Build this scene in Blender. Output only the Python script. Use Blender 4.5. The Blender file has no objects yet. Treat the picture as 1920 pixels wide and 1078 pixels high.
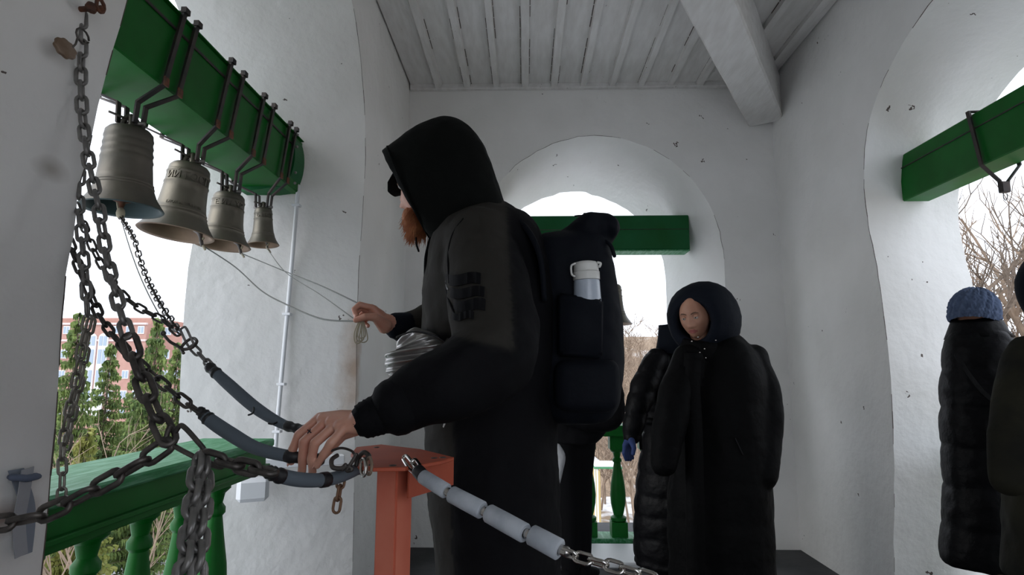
import bpy, bmesh, math, random
from mathutils import Vector, Matrix, noise
from mathutils.geometry import tessellate_polygon
from mathutils.bvhtree import BVHTree
random.seed(7)
SC = bpy.context.scene
COL = SC.collection
R = math.radians
V = Vector

# ------------------------------------------------------------------ camera
F, H = 1100.0, 1.2
PITCH = math.atan((700 - 539) / F)
YAW = math.atan((985 - 960) / F)
cam_d = bpy.data.cameras.new('camera')
cam_d.sensor_width = 36
cam_d.lens = 36 * F / 1920
cam_d.clip_start = .03
cam_d.clip_end = 600
cam = bpy.data.objects.new('camera', cam_d)
COL.objects.link(cam)
cam.location = (0, 0, H)
cam.rotation_euler = (math.pi / 2 + PITCH, 0, YAW)
SC.camera = cam

# ------------------------------------------------------------------ sky: bright even overcast
w = bpy.data.worlds.new('overcast_sky')
SC.world = w
w.use_nodes = True
wn, wl = w.node_tree.nodes, w.node_tree.links
bg = wn['Background']
tc = wn.new('ShaderNodeTexCoord')
mp = wn.new('ShaderNodeMapping')
mp.inputs['Scale'].default_value = (1, 1, 2.5)
nz = wn.new('ShaderNodeTexNoise')
nz.inputs['Scale'].default_value = 2.2
nz.inputs['Detail'].default_value = 3
rp = wn.new('ShaderNodeValToRGB')
rp.color_ramp.elements[0].color = (.80, .87, 1.0, 1)
rp.color_ramp.elements[1].color = (.90, .94, 1.0, 1)
wl.new(tc.outputs['Generated'], mp.inputs['Vector'])
wl.new(mp.outputs['Vector'], nz.inputs['Vector'])
wl.new(nz.outputs['Fac'], rp.inputs['Fac'])
wl.new(rp.outputs['Color'], bg.inputs['Color'])
bg.inputs['Strength'].default_value = 1.75
sun_d = bpy.data.lights.new('sun', 'SUN')
sun_d.energy = 1.4
sun_d.angle = R(40)
sun_d.color = (1, .97, .92)
sun = bpy.data.objects.new('sun', sun_d)
COL.objects.link(sun)
sun.rotation_euler = V((.80, .38, -.50)).to_track_quat('-Z', 'Y').to_euler()
SC.view_settings.view_transform = 'Standard'
SC.view_settings.look = 'None'
SC.view_settings.gamma = 1
SC.view_settings.use_curve_mapping = False
SC.view_settings.exposure = 0.27
SC.cycles.max_bounces = 8
SC.cycles.diffuse_bounces = 6

# ------------------------------------------------------------------ measuring helpers: a sight line from the camera's standpoint cut by a real plane
_cp, _sp, _cy, _sy = math.cos(PITCH), math.sin(PITCH), math.cos(YAW), math.sin(YAW)
FWD = V((-_sy * _cp, _cy * _cp, _sp))
RGT = V((_cy, _sy, 0))
UPV = RGT.cross(FWD)
CAM = V((0, 0, H))
FLOOR = -.12


def ray(x, y):
    return FWD + RGT * ((x - 960) / F) + UPV * ((539 - y) / F)


def P(x, y, Y):
    r = ray(x, y)
    return CAM + r * (Y / r.y)


def PX(x, y, X):
    r = ray(x, y)
    return CAM + r * (X / r.x)


def PZ(x, y, Z):
    r = ray(x, y)
    return CAM + r * ((Z - H) / r.z)


def proj(p):
    v = V(p) - CAM
    d = v.dot(FWD)
    return 960 + F * v.dot(RGT) / d, 539 - F * v.dot(UPV) / d


# ------------------------------------------------------------------ materials
MATS = {}


def mat(name, col, rough=.7, metal=0, col2=None, scale=8, detail=4, bump=0, bscale=60, dist=.01,
        chips=None, chip_scale=9, chip_amt=.12, spec=.5, stains=None, sss=0, trans=0, streak=None, ramp=(.35, .65), bstretch=None, sheen=0):
    if name in MATS:
        return MATS[name]
    m = bpy.data.materials.new(name)
    m.use_nodes = True
    n, l = m.node_tree.nodes, m.node_tree.links
    b = n['Principled BSDF']
    b.inputs['Base Color'].default_value = (*col, 1)
    b.inputs['Roughness'].default_value = rough
    b.inputs['Metallic'].default_value = metal
    b.inputs['Specular IOR Level'].default_value = spec
    if sss:
        b.inputs['Subsurface Weight'].default_value = sss
        b.inputs['Subsurface Radius'].default_value = (.01, .004, .002)
    if trans:
        b.inputs['Transmission Weight'].default_value = trans
    if sheen:
        b.inputs['Sheen Weight'].default_value = sheen
    tcn = n.new('ShaderNodeTexCoord')
    src = tcn.outputs['Object']
    last = None
    if col2:
        t = n.new('ShaderNodeTexNoise')
        t.inputs['Scale'].default_value = scale
        t.inputs['Detail'].default_value = detail
        if streak:
            mpn = n.new('ShaderNodeMapping')
            mpn.inputs['Scale'].default_value = streak
            l.new(src, mpn.inputs['Vector'])
            l.new(mpn.outputs['Vector'], t.inputs['Vector'])
        else:
            l.new(src, t.inputs['Vector'])
        r = n.new('ShaderNodeValToRGB')
        r.color_ramp.elements[0].color = (*col, 1)
        r.color_ramp.elements[1].color = (*col2, 1)
        r.color_ramp.elements[0].position, r.color_ramp.elements[1].position = ramp
        l.new(t.outputs['Fac'], r.inputs['Fac'])
        last = r.outputs['Color']
    if chips:
        v = n.new('ShaderNodeTexVoronoi')
        v.inputs['Scale'].default_value = chip_scale
        t2 = n.new('ShaderNodeTexNoise')
        t2.inputs['Scale'].default_value = chip_scale * 3
        mx = n.new('ShaderNodeMix')
        mx.data_type = 'VECTOR'
        mx.inputs[0].default_value = .1
        l.new(src, mx.inputs[4])
        l.new(t2.outputs['Color'], mx.inputs[5])
        l.new(src, t2.inputs['Vector'])
        l.new(mx.outputs[1], v.inputs['Vector'])
        sepc = n.new('ShaderNodeSeparateColor')
        l.new(v.outputs['Color'], sepc.inputs[0])
        # speck radius varies per cell, most cells have none
        mr = n.new('ShaderNodeMapRange')
        mr.inputs[1].default_value = .55
        mr.inputs[2].default_value = 1
        mr.inputs[3].default_value = 0
        mr.inputs[4].default_value = chip_amt
        l.new(sepc.outputs[0], mr.inputs[0])
        lt = n.new('ShaderNodeMath')
        lt.operation = 'LESS_THAN'
        l.new(v.outputs['Distance'], lt.inputs[0])
        l.new(mr.outputs[0], lt.inputs[1])
        mc = n.new('ShaderNodeMix')
        mc.data_type = 'RGBA'
        l.new(lt.outputs[0], mc.inputs[0])
        if last:
            l.new(last, mc.inputs[6])
        else:
            mc.inputs[6].default_value = (*col, 1)
        mc.inputs[7].default_value = (*chips, 1)
        last = mc.outputs[2]
    for (cx_, cy_, cz_, ax_, ay_, az_, sc_, amt_) in (stains or []):
        vm = n.new('ShaderNodeVectorMath')
        vm.operation = 'SUBTRACT'
        vm.inputs[1].default_value = (cx_, cy_, cz_)
        l.new(src, vm.inputs[0])
        vd = n.new('ShaderNodeVectorMath')
        vd.operation = 'DIVIDE'
        vd.inputs[1].default_value = (ax_, ay_, az_)
        l.new(vm.outputs[0], vd.inputs[0])
        vl = n.new('ShaderNodeVectorMath')
        vl.operation = 'LENGTH'
        l.new(vd.outputs[0], vl.inputs[0])
        sn = n.new('ShaderNodeTexNoise')
        sn.inputs['Scale'].default_value = 9
        sn.inputs['Detail'].default_value = 6
        l.new(src, sn.inputs['Vector'])
        ad = n.new('ShaderNodeMath')
        ad.operation = 'ADD'
        l.new(vl.outputs['Value'], ad.inputs[0])
        l.new(sn.outputs['Fac'], ad.inputs[1])
        mr_ = n.new('ShaderNodeMapRange')
        mr_.inputs[1].default_value = 1.5
        mr_.inputs[2].default_value = .6
        mr_.inputs[3].default_value = 0
        mr_.inputs[4].default_value = amt_
        l.new(ad.outputs[0], mr_.inputs[0])
        mc2 = n.new('ShaderNodeMix')
        mc2.data_type = 'RGBA'
        l.new(mr_.outputs[0], mc2.inputs[0])
        l.new(last, mc2.inputs[6])
        mc2.inputs[7].default_value = (*sc_, 1)
        last = mc2.outputs[2]
    if last:
        l.new(last, b.inputs['Base Color'])
    if bump:
        t3 = n.new('ShaderNodeTexNoise')
        t3.inputs['Scale'].default_value = bscale
        t3.inputs['Detail'].default_value = 5
        if bstretch:
            mpb = n.new('ShaderNodeMapping')
            mpb.inputs['Scale'].default_value = bstretch
            l.new(src, mpb.inputs['Vector'])
            l.new(mpb.outputs['Vector'], t3.inputs['Vector'])
        else:
            l.new(src, t3.inputs['Vector'])
        bn = n.new('ShaderNodeBump')
        bn.inputs['Strength'].default_value = bump
        bn.inputs['Distance'].default_value = dist
        l.new(t3.outputs['Fac'], bn.inputs['Height'])
        l.new(bn.outputs['Normal'], b.inputs['Normal'])
    MATS[name] = m
    return m


M_PLASTER = mat('whitewash', (.78, .775, .755), .9, col2=(.84, .835, .82), scale=2.2, bump=.35, bscale=14, dist=.02, chips=(.12, .10, .09), chip_scale=10, chip_amt=.13)
M_PLASTERL = mat('whitewash_stained', (.78, .775, .755), .9, col2=(.84, .835, .82), scale=2.2, bump=.35, bscale=14, dist=.02, chips=(.12, .10, .09), chip_scale=10, chip_amt=.13,
                 stains=[(-.99, 3.42, 1.22, .12, .12, .42, (.42, .27, .17), .75), (-.99, 1.13, .93, .05, .10, .04, (.22, .13, .09), .8), (-.99, 1.15, 1.62, .04, .05, .03, (.3, .27, .22), .6)])
M_PLANK = mat('whitewashed_wood', (.62, .605, .59), .85, col2=(.70, .69, .68), scale=5, streak=(5, 1, 5), bump=.3, bscale=18, dist=.006, chips=(.2, .17, .15), chip_scale=11, chip_amt=.09, bstretch=(5, .8, 5))
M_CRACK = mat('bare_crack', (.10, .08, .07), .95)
M_FLOOR = mat('dark_floor', (.035, .036, .04), .8, col2=(.07, .07, .075), scale=3, bump=.3, bscale=30)
M_GREEN = mat('green_paint', (.001, .095, .007), .5, spec=.25, col2=(.002, .125, .013), scale=5, bump=.12, bscale=12, dist=.004, chips=(.02, .05, .02), chip_scale=12, chip_amt=.06)
M_GREENW = mat('weathered_green_paint', (.008, .17, .045), .6, col2=(.13, .33, .20), scale=7, streak=(9, 1.2, 9), ramp=(.42, .72), bump=.5, bscale=30, dist=.004, bstretch=(6, 1, 6))
M_GREENB = mat('blue_green_paint', (.002, .08, .014), .55, spec=.25, col2=(.005, .105, .032), scale=3, bump=.12, bscale=12, dist=.004)
M_BAR = mat('black_iron', (.035, .034, .036), .55, .6, col2=(.07, .055, .05), scale=20, bump=.3, bscale=90, dist=.002)
M_RUST = mat('rust', (.16, .06, .03), .9, col2=(.07, .035, .025), scale=60)
M_BRONZE = mat('bell_bronze', (.085, .080, .066), .48, .65, col2=(.16, .145, .115), scale=5, bump=.25, bscale=30, dist=.004)
M_BRONZE1 = mat('dark_bell_bronze', (.07, .066, .055), .5, .6, col2=(.13, .115, .095), scale=5, bump=.25, bscale=30, dist=.004)
M_BELLIN = mat('bell_inside', (.16, .11, .075), .6, .4, col2=(.26, .18, .12), scale=6)
M_BELLTEAL = mat('bell_inside_dark', (.03, .055, .06), .6, .4, col2=(.055, .075, .075), scale=6)
M_STEEL = mat('galvanised_steel', (.19, .185, .18), .45, .7, col2=(.30, .29, .28), scale=30, bump=.3, bscale=120, dist=.001)
M_STEELD = mat('dark_steel_chain', (.06, .055, .052), .45, .75, col2=(.15, .135, .125), scale=30, bump=.3, bscale=120, dist=.001)
M_STEELG = mat('weathered_pale_chain', (.20, .19, .165), .5, .7, col2=(.34, .32, .28), scale=30, bump=.3, bscale=120, dist=.001)
M_CHROME = mat('bright_steel', (.55, .53, .5), .22, 1)
M_COPPER = mat('tarnished_brass', (.22, .15, .10), .6, .5, col2=(.30, .23, .18), scale=30, bump=.3, bscale=60, dist=.002)
M_FOAM = mat('grey_foam_sleeve', (.10, .125, .15), .75, bump=.3, bscale=50, dist=.002)
M_FOAML = mat('pale_grey_foam_sleeve', (.33, .36, .40), .55, col2=(.45, .48, .52), scale=30, bump=.3, bscale=50, dist=.002)
M_TAPE = mat('black_tape', (.012, .012, .014), .45, bump=.6, bscale=60, dist=.003)
M_ORANGE = mat('orange_paint', (.36, .06, .026), .6, col2=(.44, .082, .035), scale=9, bump=.15, bscale=50, dist=.001, chips=(.15, .04, .03), chip_scale=30, chip_amt=.05)
M_ORANGEL = mat('salmon_paint', (.55, .13, .075), .6, col2=(.62, .18, .11), scale=9, bump=.15, bscale=50, dist=.001, chips=(.2, .06, .04), chip_scale=20, chip_amt=.05)
M_ROPE = mat('grey_rope', (.16, .17, .16), .8, bump=.5, bscale=300, dist=.001)
M_CORD = mat('beige_cord', (.42, .38, .28), .85, bump=.6, bscale=260, dist=.001)
M_SKIN = mat('skin', (.58, .31, .225), .5, col2=(.52, .235, .165), scale=22, bump=.25, bscale=120, dist=.0012, sss=.12)
M_SKINP = mat('pale_skin', (.42, .22, .145), .55, col2=(.36, .175, .115), scale=20, bump=.1, bscale=100, dist=.001, sss=.1)
M_NAIL = mat('fingernail', (.72, .38, .30), .3)
M_LIP = mat('lips', (.30, .09, .08), .5)
M_BROW = mat('brow_hair', (.10, .055, .035), .8)
M_EYE = mat('eye', (.42, .38, .35), .3)
M_IRIS = mat('iris', (.03, .025, .02), .2)
M_BEARD = mat('ginger_beard', (.30, .095, .035), .7, col2=(.42, .16, .06), scale=60)
M_SHELL = mat('charcoal_softshell', (.030, .028, .024), .88, col2=(.023, .0215, .019), spec=.15, scale=9, bump=.4, bscale=16, dist=.01)
M_BLACK = mat('black_softshell', (.0035, .0035, .0045), .8, bump=.5, bscale=14, dist=.012, spec=.12)
M_HOOD = mat('black_hood_cloth', (.0035, .0042, .0036), .85, bump=.5, bscale=11, dist=.012, spec=.1)
M_PACK = mat('black_backpack_fabric', (.003, .0042, .0075), .75, bump=.5, bscale=12, dist=.012, spec=.15)
M_PUFF = mat('black_down_coat', (.002, .002, .0022), .65, bump=.6, bscale=18, dist=.012, spec=.07)
M_PUFF2 = mat('black_quilted_coat', (.0022, .0022, .003), .5, bump=.6, bscale=18, dist=.012, spec=.12)
M_NAVY = mat('navy_cloth', (.003, .005, .010), .8, bump=.5, bscale=18, dist=.01, spec=.15)
M_OLIVE = mat('olive_coat', (.020, .019, .011), .8, spec=.15, col2=(.008, .008, .006), scale=9, bump=.5, bscale=14, dist=.01)
M_GLOVE = mat('blue_glove', (.015, .035, .13), .8, bump=.4, bscale=40)
M_KNIT = mat('blue_knit', (.065, .095, .17), .9, col2=(.10, .14, .24), scale=40, bump=.8, bscale=120, dist=.003)
M_SILVER = mat('silver_crinkled_film', (.42, .41, .40), .28, .8, col2=(.16, .155, .15), scale=5, ramp=(.42, .58), bump=.5, bscale=14, dist=.01)
M_TROUS = mat('black_trousers', (.004, .004, .005), .85, spec=.12, bump=.4, bscale=16, dist=.008)
M_FLASK = mat('off_white_plastic', (.66, .66, .63), .4)
M_FLASKG = mat('pale_grey_flask', (.42, .47, .54), .25, spec=.6)
M_WPAINT = mat('white_painted_metal', (.68, .70, .73), .5, bump=.2, bscale=40, dist=.002, chips=(.3, .28, .26), chip_scale=20, chip_amt=.05)
M_ZIP = mat('grey_zip', (.25, .25, .26), .4, .6)
M_SNOW = mat('snowy_ground', (.78, .80, .84), .9, col2=(.24, .18, .12), scale=.35, detail=8, ramp=(.50, .60))
M_HILL = mat('snowy_scrub_slope', (.30, .22, .15), .95, col2=(.66, .64, .63), scale=.16, detail=9, ramp=(.54, .66), bump=1, bscale=2, dist=.5)
M_SPRUCE = mat('spruce_needles', (.055, .10, .028), .8, col2=(.22, .29, .08), scale=2.2)
M_SPRUCEY = mat('yellowed_spruce_needles', (.14, .17, .03), .8, col2=(.24, .24, .06), scale=1.4)
M_BARK = mat('bark', (.10, .075, .055), .9, col2=(.17, .13, .10), scale=12)
M_TWIG = mat('pale_twigs', (.30, .22, .16), .9, col2=(.20, .15, .11), scale=3)
M_TWIGY = mat('straw_coloured_twigs', (.50, .36, .15), .9, col2=(.33, .24, .12), scale=3)
M_BRICK = mat('red_brick', (.40, .22, .18), .9, col2=(.46, .27, .22), scale=1.2)
M_BRICKL = mat('pale_plaster', (.60, .50, .47), .9)
M_WIN = mat('window_glass', (.30, .37, .45), .15, spec=.8)
M_WFRAME = mat('white_frame', (.78, .79, .80), .6)
M_SIGN = mat('ochre_paint', (.55, .42, .18), .7)
M_CHARB = mat('camo_dark', (.012, .013, .018), .85, bump=.4, bscale=16, dist=.008)


# ------------------------------------------------------------------ object helpers
def finish(bm, smooth=False, angle=None):
    bmesh.ops.recalc_face_normals(bm, faces=bm.faces)
    if smooth or angle:
        for f in bm.faces:
            f.smooth = True
    if angle:
        a = R(angle)
        for e in bm.edges:
            if len(e.link_faces) == 2 and e.calc_face_angle(0) > a:
                e.smooth = False


def obj(name, bm, m, parent=None, smooth=False, angle=None, mats=None):
    if isinstance(bm, bmesh.types.BMesh):
        finish(bm, smooth, angle)
        me = bpy.data.meshes.new(name)
        bm.to_mesh(me)
        bm.free()
    else:
        me = bm
    if mats:
        for x in mats:
            me.materials.append(x)
    elif m and not me.materials:
        me.materials.append(m)
    o = bpy.data.objects.new(name, me)
    COL.objects.link(o)
    if parent:
        o.parent = parent
        b = Matrix.Identity(4)
        p = parent
        while p:
            b = Matrix.Translation(p.location) @ b if p.parent is None else b
            p = p.parent
        o.matrix_parent_inverse = b.inverted() if parent.type == 'EMPTY' else Matrix.Identity(4)
    return o


def thing(name, loc, label, cat, group=None):
    o = bpy.data.objects.new(name, None)
    o.empty_display_size = .1
    COL.objects.link(o)
    o.location = loc
    tag(o, label, cat, group)
    return o


def tag(o, label=None, cat=None, group=None, kind=None):
    if label:
        o['label'] = label
    if cat:
        o['category'] = cat
    if group:
        o['group'] = group
    if kind:
        o['kind'] = kind
    return o


def NB():
    return bmesh.new()


def box(bm, lo, hi, M=None):
    vs = []
    for z in (lo[2], hi[2]):
        for x, y in ((lo[0], lo[1]), (hi[0], lo[1]), (hi[0], hi[1]), (lo[0], hi[1])):
            p = V((x, y, z))
            vs.append(bm.verts.new(M @ p if M else p))
    for f in ((3, 2, 1, 0), (4, 5, 6, 7), (0, 1, 5, 4), (1, 2, 6, 5), (2, 3, 7, 6), (3, 0, 4, 7)):
        bm.faces.new([vs[i] for i in f])
    return vs


def bbox(lo, hi, bev=.004, M=None, seg=1):
    bm = NB()
    box(bm, lo, hi, M)
    bmesh.ops.bevel(bm, geom=bm.edges[:], offset=bev, segments=seg, affect='EDGES')
    return bm


def orient(a, b, up=V((0, 0, 1))):
    """matrix with local X along a->b, origin at a"""
    d = (b - a).normalized()
    if abs(d.dot(up)) > .98:
        up = V((0, 1, 0))
    y = up.cross(d).normalized()
    z = d.cross(y)
    M = Matrix((d, y, z)).transposed().to_4x4()
    M.translation = a
    return M


def beam_between(a, b, wy, wz, bev=.003, up=V((0, 0, 1))):
    M = orient(V(a), V(b), up)
    L = (V(b) - V(a)).length
    return bbox((0, -wy / 2, -wz / 2), (L, wy / 2, wz / 2), bev, M)


def ring_loft(bm, rings, cap=True):
    """rings: lists of equally many points"""
    vs = [[bm.verts.new(p) for p in r] for r in rings]
    n = len(vs[0])
    for a, b in zip(vs, vs[1:]):
        for i in range(n):
            bm.faces.new((a[i], a[(i + 1) % n], b[(i + 1) % n], b[i]))
    if cap:
        bm.faces.new(vs[0][::-1])
        bm.faces.new(vs[-1])
    return vs


def ell(c, u, v, n=20, pw=2.0):
    """closed ring round c with half axes u and v; pw>2 squarer"""
    out = []
    for i in range(n):
        t = 2 * math.pi * i / n
        a, b = math.cos(t), math.sin(t)
        a = math.copysign(abs(a) ** (2 / pw), a)
        b = math.copysign(abs(b) ** (2 / pw), b)
        out.append(V(c) + V(u) * a + V(v) * b)
    return out


def smooth_path(pts, n):
    """catmull-rom through tuples -> n samples (any tuple length)"""
    m = len(pts)
    out = []
    for i in range(n):
        t = i / (n - 1) * (m - 1)
        k = min(int(t), m - 2)
        f = t - k
        p0, p1, p2, p3 = pts[max(k - 1, 0)], pts[k], pts[k + 1], pts[min(k + 2, m - 1)]
        out.append(tuple(.5 * (2 * b + (c - a) * f + (2 * a - 5 * b + 4 * c - d) * f * f + (3 * b - a - 3 * c + d) * f ** 3)
                         for a, b, c, d in zip(p0, p1, p2, p3)))
    return out


def tube(bm, pts, rad, n=10, flat=1.0, upv=None, round_end=True, cap=True):
    pts = [V(p) for p in pts]
    if not hasattr(rad, '__len__'):
        rad = [rad] * len(pts)
    T = []
    for i in range(len(pts)):
        a = pts[max(i - 1, 0)]
        b = pts[min(i + 1, len(pts) - 1)]
        T.append((b - a).normalized())
    up = V(upv) if upv else (V((0, 0, 1)) if abs(T[0].z) < .9 else V((0, 1, 0)))
    u = (up - T[0] * up.dot(T[0])).normalized()
    rings = []
    for i, (p, r) in enumerate(zip(pts, rad)):
        t = T[i]
        u = (u - t * u.dot(t)).normalized()
        v = t.cross(u)
        if i == 0 and round_end:
            for k in (.15, .6, .87):
                s = math.sin(math.acos(1 - k)) if k < 1 else 1
                rings.append(ell(p - t * r * (1 - k) * .9, u * r * s * flat, v * r * s, n))
        rings.append(ell(p, u * r * flat, v * r, n))
        if i == len(pts) - 1 and round_end:
            for k in (.87, .6, .15):
                s = math.sin(math.acos(1 - k))
                rings.append(ell(p + t * r * (1 - k) * .9, u * r * s * flat, v * r * s, n))
    ring_loft(bm, rings, cap)


def ptube(bm, pp, n=14, samples=None, flat=1.0):
    """pp: (px, py, Y, radius in px) control points, smoothed"""
    q = []
    for x, y, Y, r in pp:
        p = P(x, y, Y)
        q.append((*p, r * (p - CAM).dot(FWD) / F))
    s = smooth_path(q, samples or len(q) * 4)
    tube(bm, [V(a[:3]) for a in s], [a[3] for a in s], n, flat)


def body_rows(bm, rows, n=28, pw=2.3, samples=None):
    """rows: (py, px left, px right, Y, half depth m)"""
    q = []
    for y, a, b, Y, hd in rows:
        pa, pb = P(a, y, Y), P(b, y, Y)
        c = (pa + pb) / 2
        dr_ = V((c.x, c.y, 0)).normalized()
        q.append((c.x, c.y, c.z, (pb - pa).length / 2 * dr_.y * (1 if abs(dr_.x) < .3 else .97), hd, dr_.x, dr_.y))
    s = smooth_path(q, samples or len(q) * 3)
    ring_loft(bm, [ell((a[0], a[1], a[2]), (a[3] * a[6], -a[3] * a[5], 0), (a[4] * a[5], a[4] * a[6], 0), n, pw) for a in s])


def ellipsoid(bm, c, rx, ry, rz, M=None, seg=20):
    m = Matrix.Translation(V(c)) @ (M.to_4x4() if M else Matrix.Identity(4)) @ Matrix.Diagonal((rx, ry, rz, 1))
    bmesh.ops.create_uvsphere(bm, u_segments=seg, v_segments=seg // 2, radius=1, matrix=m)


def fuse(bm, voxel, iters=6, fac=.5):
    """many overlapping closed pieces -> one continuous skin"""
    bmesh.ops.recalc_face_normals(bm, faces=bm.faces)
    me = bpy.data.meshes.new('t')
    bm.to_mesh(me)
    bm.free()
    o = bpy.data.objects.new('t', me)
    COL.objects.link(o)
    md = o.modifiers.new('r', 'REMESH')
    md.mode = 'VOXEL'
    md.voxel_size = voxel
    sm = o.modifiers.new('s', 'SMOOTH')
    sm.factor = fac
    sm.iterations = iters
    dg = bpy.context.evaluated_depsgraph_get()
    dg.update()
    m2 = bpy.data.meshes.new_from_object(o.evaluated_get(dg))
    bpy.data.objects.remove(o)
    bpy.data.meshes.remove(me)
    for p in m2.polygons:
        p.use_smooth = True
    return m2


def displace(me, fn):
    nr = [v.normal.copy() for v in me.vertices]
    for v, nn in zip(me.vertices, nr):
        v.co = v.co + nn * fn(v.co, nn)
    me.update()
    return me


def folds(amp, sc, sx=1, sz=1, seed=0):
    def f(p, n):
        q = V((p.x * sx, p.y * sx, p.z * sz)) * sc + V((seed, seed, seed))
        a = noise.noise(q)
        b = noise.noise(q * 2.3 + V((9, 3, 1)))
        return amp * ((1 - abs(a) * 2) * .7 + b * .5)
    return f


def lathe(bm, prof, n=40, M=None, cap=False):
    rings = []
    for r, z in prof:
        ring = [V((r * math.cos(2 * math.pi * i / n), r * math.sin(2 * math.pi * i / n), z)) for i in range(n)]
        rings.append([M @ p for p in ring] if M else ring)
    ring_loft(bm, rings, cap)


# ------------------------------------------------------------------ THE SETTING
# inner opening outlines on each wall (u along the wall, z up), measured on the inner face
XL, XR, YB, YF = -.985, 2.075, 4.72, -.45
CEIL = 3.62


def arch_outline(u0, u1, spring, top, n=44, flat=1.0):
    c = (u0 + u1) / 2
    r = (u1 - u0) / 2
    out = [(u0, FLOOR)]
    for k in range(1, 9):
        out.append((u0, FLOOR + (spring - FLOOR) * k / 9))
    for i in range(n + 1):
        t = math.pi - math.pi * i / n
        out.append((c + r * math.cos(t), spring + (top - spring) * math.sin(t)))
    for k in range(8, 0, -1):
        out.append((u1, FLOOR + (spring - FLOOR) * k / 9))
    out.append((u1, FLOOR))
    return out


def wobble(out, amp, seed):
    res = []
    for i, (u, z) in enumerate(out):
        if 0 < i < len(out) - 1:
            u += amp * (noise.noise(V((u * 9, z * 9, seed))) + .7 * noise.noise(V((u * 31, z * 31, seed + 5))))
            z += amp * (noise.noise(V((u * 9, z * 9, seed + 9))) + .7 * noise.noise(V((u * 31, z * 31, seed + 15))))
        res.append((u, z))
    return res


def arched_wall(name, toW, inner, outer, u_lo, u_hi, z_hi, label):
    """toW(u, z, t) with t=0 inner face, 1 outer face"""
    bm = NB()
    loops = []
    for t, hole in ((0, inner), (1, outer)):
        ring = [(u_lo, FLOOR - .0), (u_lo, z_hi), (u_hi, z_hi), (u_hi, FLOOR - .0)] + hole[::-1]
        tri = tessellate_polygon([[V((u, z, 0)) for u, z in ring]])
        vs = [bm.verts.new(toW(u, z, t)) for u, z in ring]
        for a, b, c in tri:
            try:
                bm.faces.new((vs[a], vs[b], vs[c]))
            except ValueError:
                pass
        loops.append(vs)
    # reveal: several rows so that the plaster can undulate
    A = loops[0][4:]
    B = loops[1][4:]
    rows = [A]
    K = 6
    for k in range(1, K):
        row = []
        for a, b in zip(A, B):
            p = a.co.lerp(b.co, k / K)
            p = p + noise.noise_vector(p * 3) * .008
            row.append(bm.verts.new(p))
        rows.append(row)
    rows.append(B)
    for r0, r1 in zip(rows, rows[1:]):
        for i in range(len(A) - 1):
            bm.faces.new((r0[i], r0[i + 1], r1[i + 1], r1[i]))
    for i in range(3):
        bm.faces.new((loops[0][i], loops[0][i + 1], loops[1][i + 1], loops[1][i]))
    o = obj(name, bm, M_PLASTERL if name == 'wall_left' else M_PLASTER, angle=28)
    tag(o, label, kind='structure')
    # flaked dark line along the arris
    cb = NB()
    pts = [toW(u, z, 0) for u, z in inner]
    inw = (toW(0, 1, 0) - toW(0, 1, 1)).normalized()
    for i in range(2, len(pts) - 3):
        dens = noise.noise(pts[i] * 6)
        if dens < -.12:
            continue
        a, b = pts[i], pts[i + 1]
        tube(cb, [a + inw * .0005, b + inw * .0005], .0011 + .0014 * max(0, dens), 5, round_end=False)
    if cb.faces:
        c = obj('flaked_edge', cb, M_CRACK, o)
    return o


# left wall arch: measured inner outline (Y, z)
left_in = [(1.30, FLOOR), (1.27, .35), (1.245, .75), (1.235, 1.1), (1.222, 1.3), (1.222, 1.45), (1.235, 1.62), (1.268, 1.87), (1.315, 2.12),
           (1.38, 2.38), (1.50, 2.66), (1.68, 2.92), (1.92, 3.14), (2.2, 3.28), (2.45, 3.36), (2.7, 3.385), (2.9, 3.37), (3.08, 3.29), (3.24, 3.12), (3.36, 2.88),
           (3.43, 2.65), (3.45, 2.45), (3.43, 2.1), (3.40, 1.8), (3.41, 1.4), (3.44, 1.05), (3.46, .7), (3.49, .35), (3.5, FLOOR)]
left_in = smooth_path(left_in, 96)
left_out = [(1.32 + (u - 1.3) * .86 if True else u, FLOOR + (z - FLOOR) * .93) for u, z in left_in]
_m0 = 3.02 - left_out[-20][0]
left_out = [(u + _m0 * (i / (len(left_out) - 1)) ** .5, z) for i, (u, z) in enumerate(left_out)]
left_in = wobble(left_in, .008, 1)
left_out = wobble(left_out, .008, 2)
WT = .8
arched_wall('wall_left', lambda u, z, t: V((XL - t * WT, u, z)), left_in, left_out, YF, YB + .9, 4.05, 'whitewashed thick wall with the bell arch')
right_in = [(1.15, FLOOR), (1.15, .6), (1.15, 1.2), (1.15, 1.7), (1.2, 2.15), (1.36, 2.55), (1.62, 2.85), (1.95, 3.02), (2.3, 3.1), (2.6, 3.1), (2.9, 3.05), (3.15, 2.93), (3.34, 2.78), (3.45, 2.6),
            (3.51, 2.35), (3.50, 2.1), (3.455, 1.82), (3.43, 1.5), (3.42, 1.2), (3.45, .8), (3.49, .5), (3.54, .2), (3.56, FLOOR)]
right_in = smooth_path(right_in, 96)
right_out = [(1.3 + (u - 1.15) * .965, FLOOR + (z - FLOOR) * .93) for u, z in right_in]
right_in = wobble(right_in, .008, 3)
right_out = wobble(right_out, .008, 4)
arched_wall('wall_right', lambda u, z, t: V((XR + t * .6, u, z)), right_in, right_out, YF, YB + .9, 4.05, 'whitewashed thick wall on the right with an arch')
bi = wobble(arch_outline(-.43, 1.615, 2.12, 3.18), .008, 5)
bo = wobble(arch_outline(-.40, 1.33, 2.08, 2.93), .008, 6)
bo = [(u, z + (.02 if .33 < u < .62 and z > 2.9 else 0)) for u, z in bo]
arched_wall('wall_back', lambda u, z, t: V((u, YB + t * .8, z)), bi, bo, XL - .75, XR + .55, 4.05, 'whitewashed back wall with a round arch')
fi = arch_outline(.0, 1.5, 1.7, 2.5)  # unseen arch, its opening sized to set the light inside the room
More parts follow.
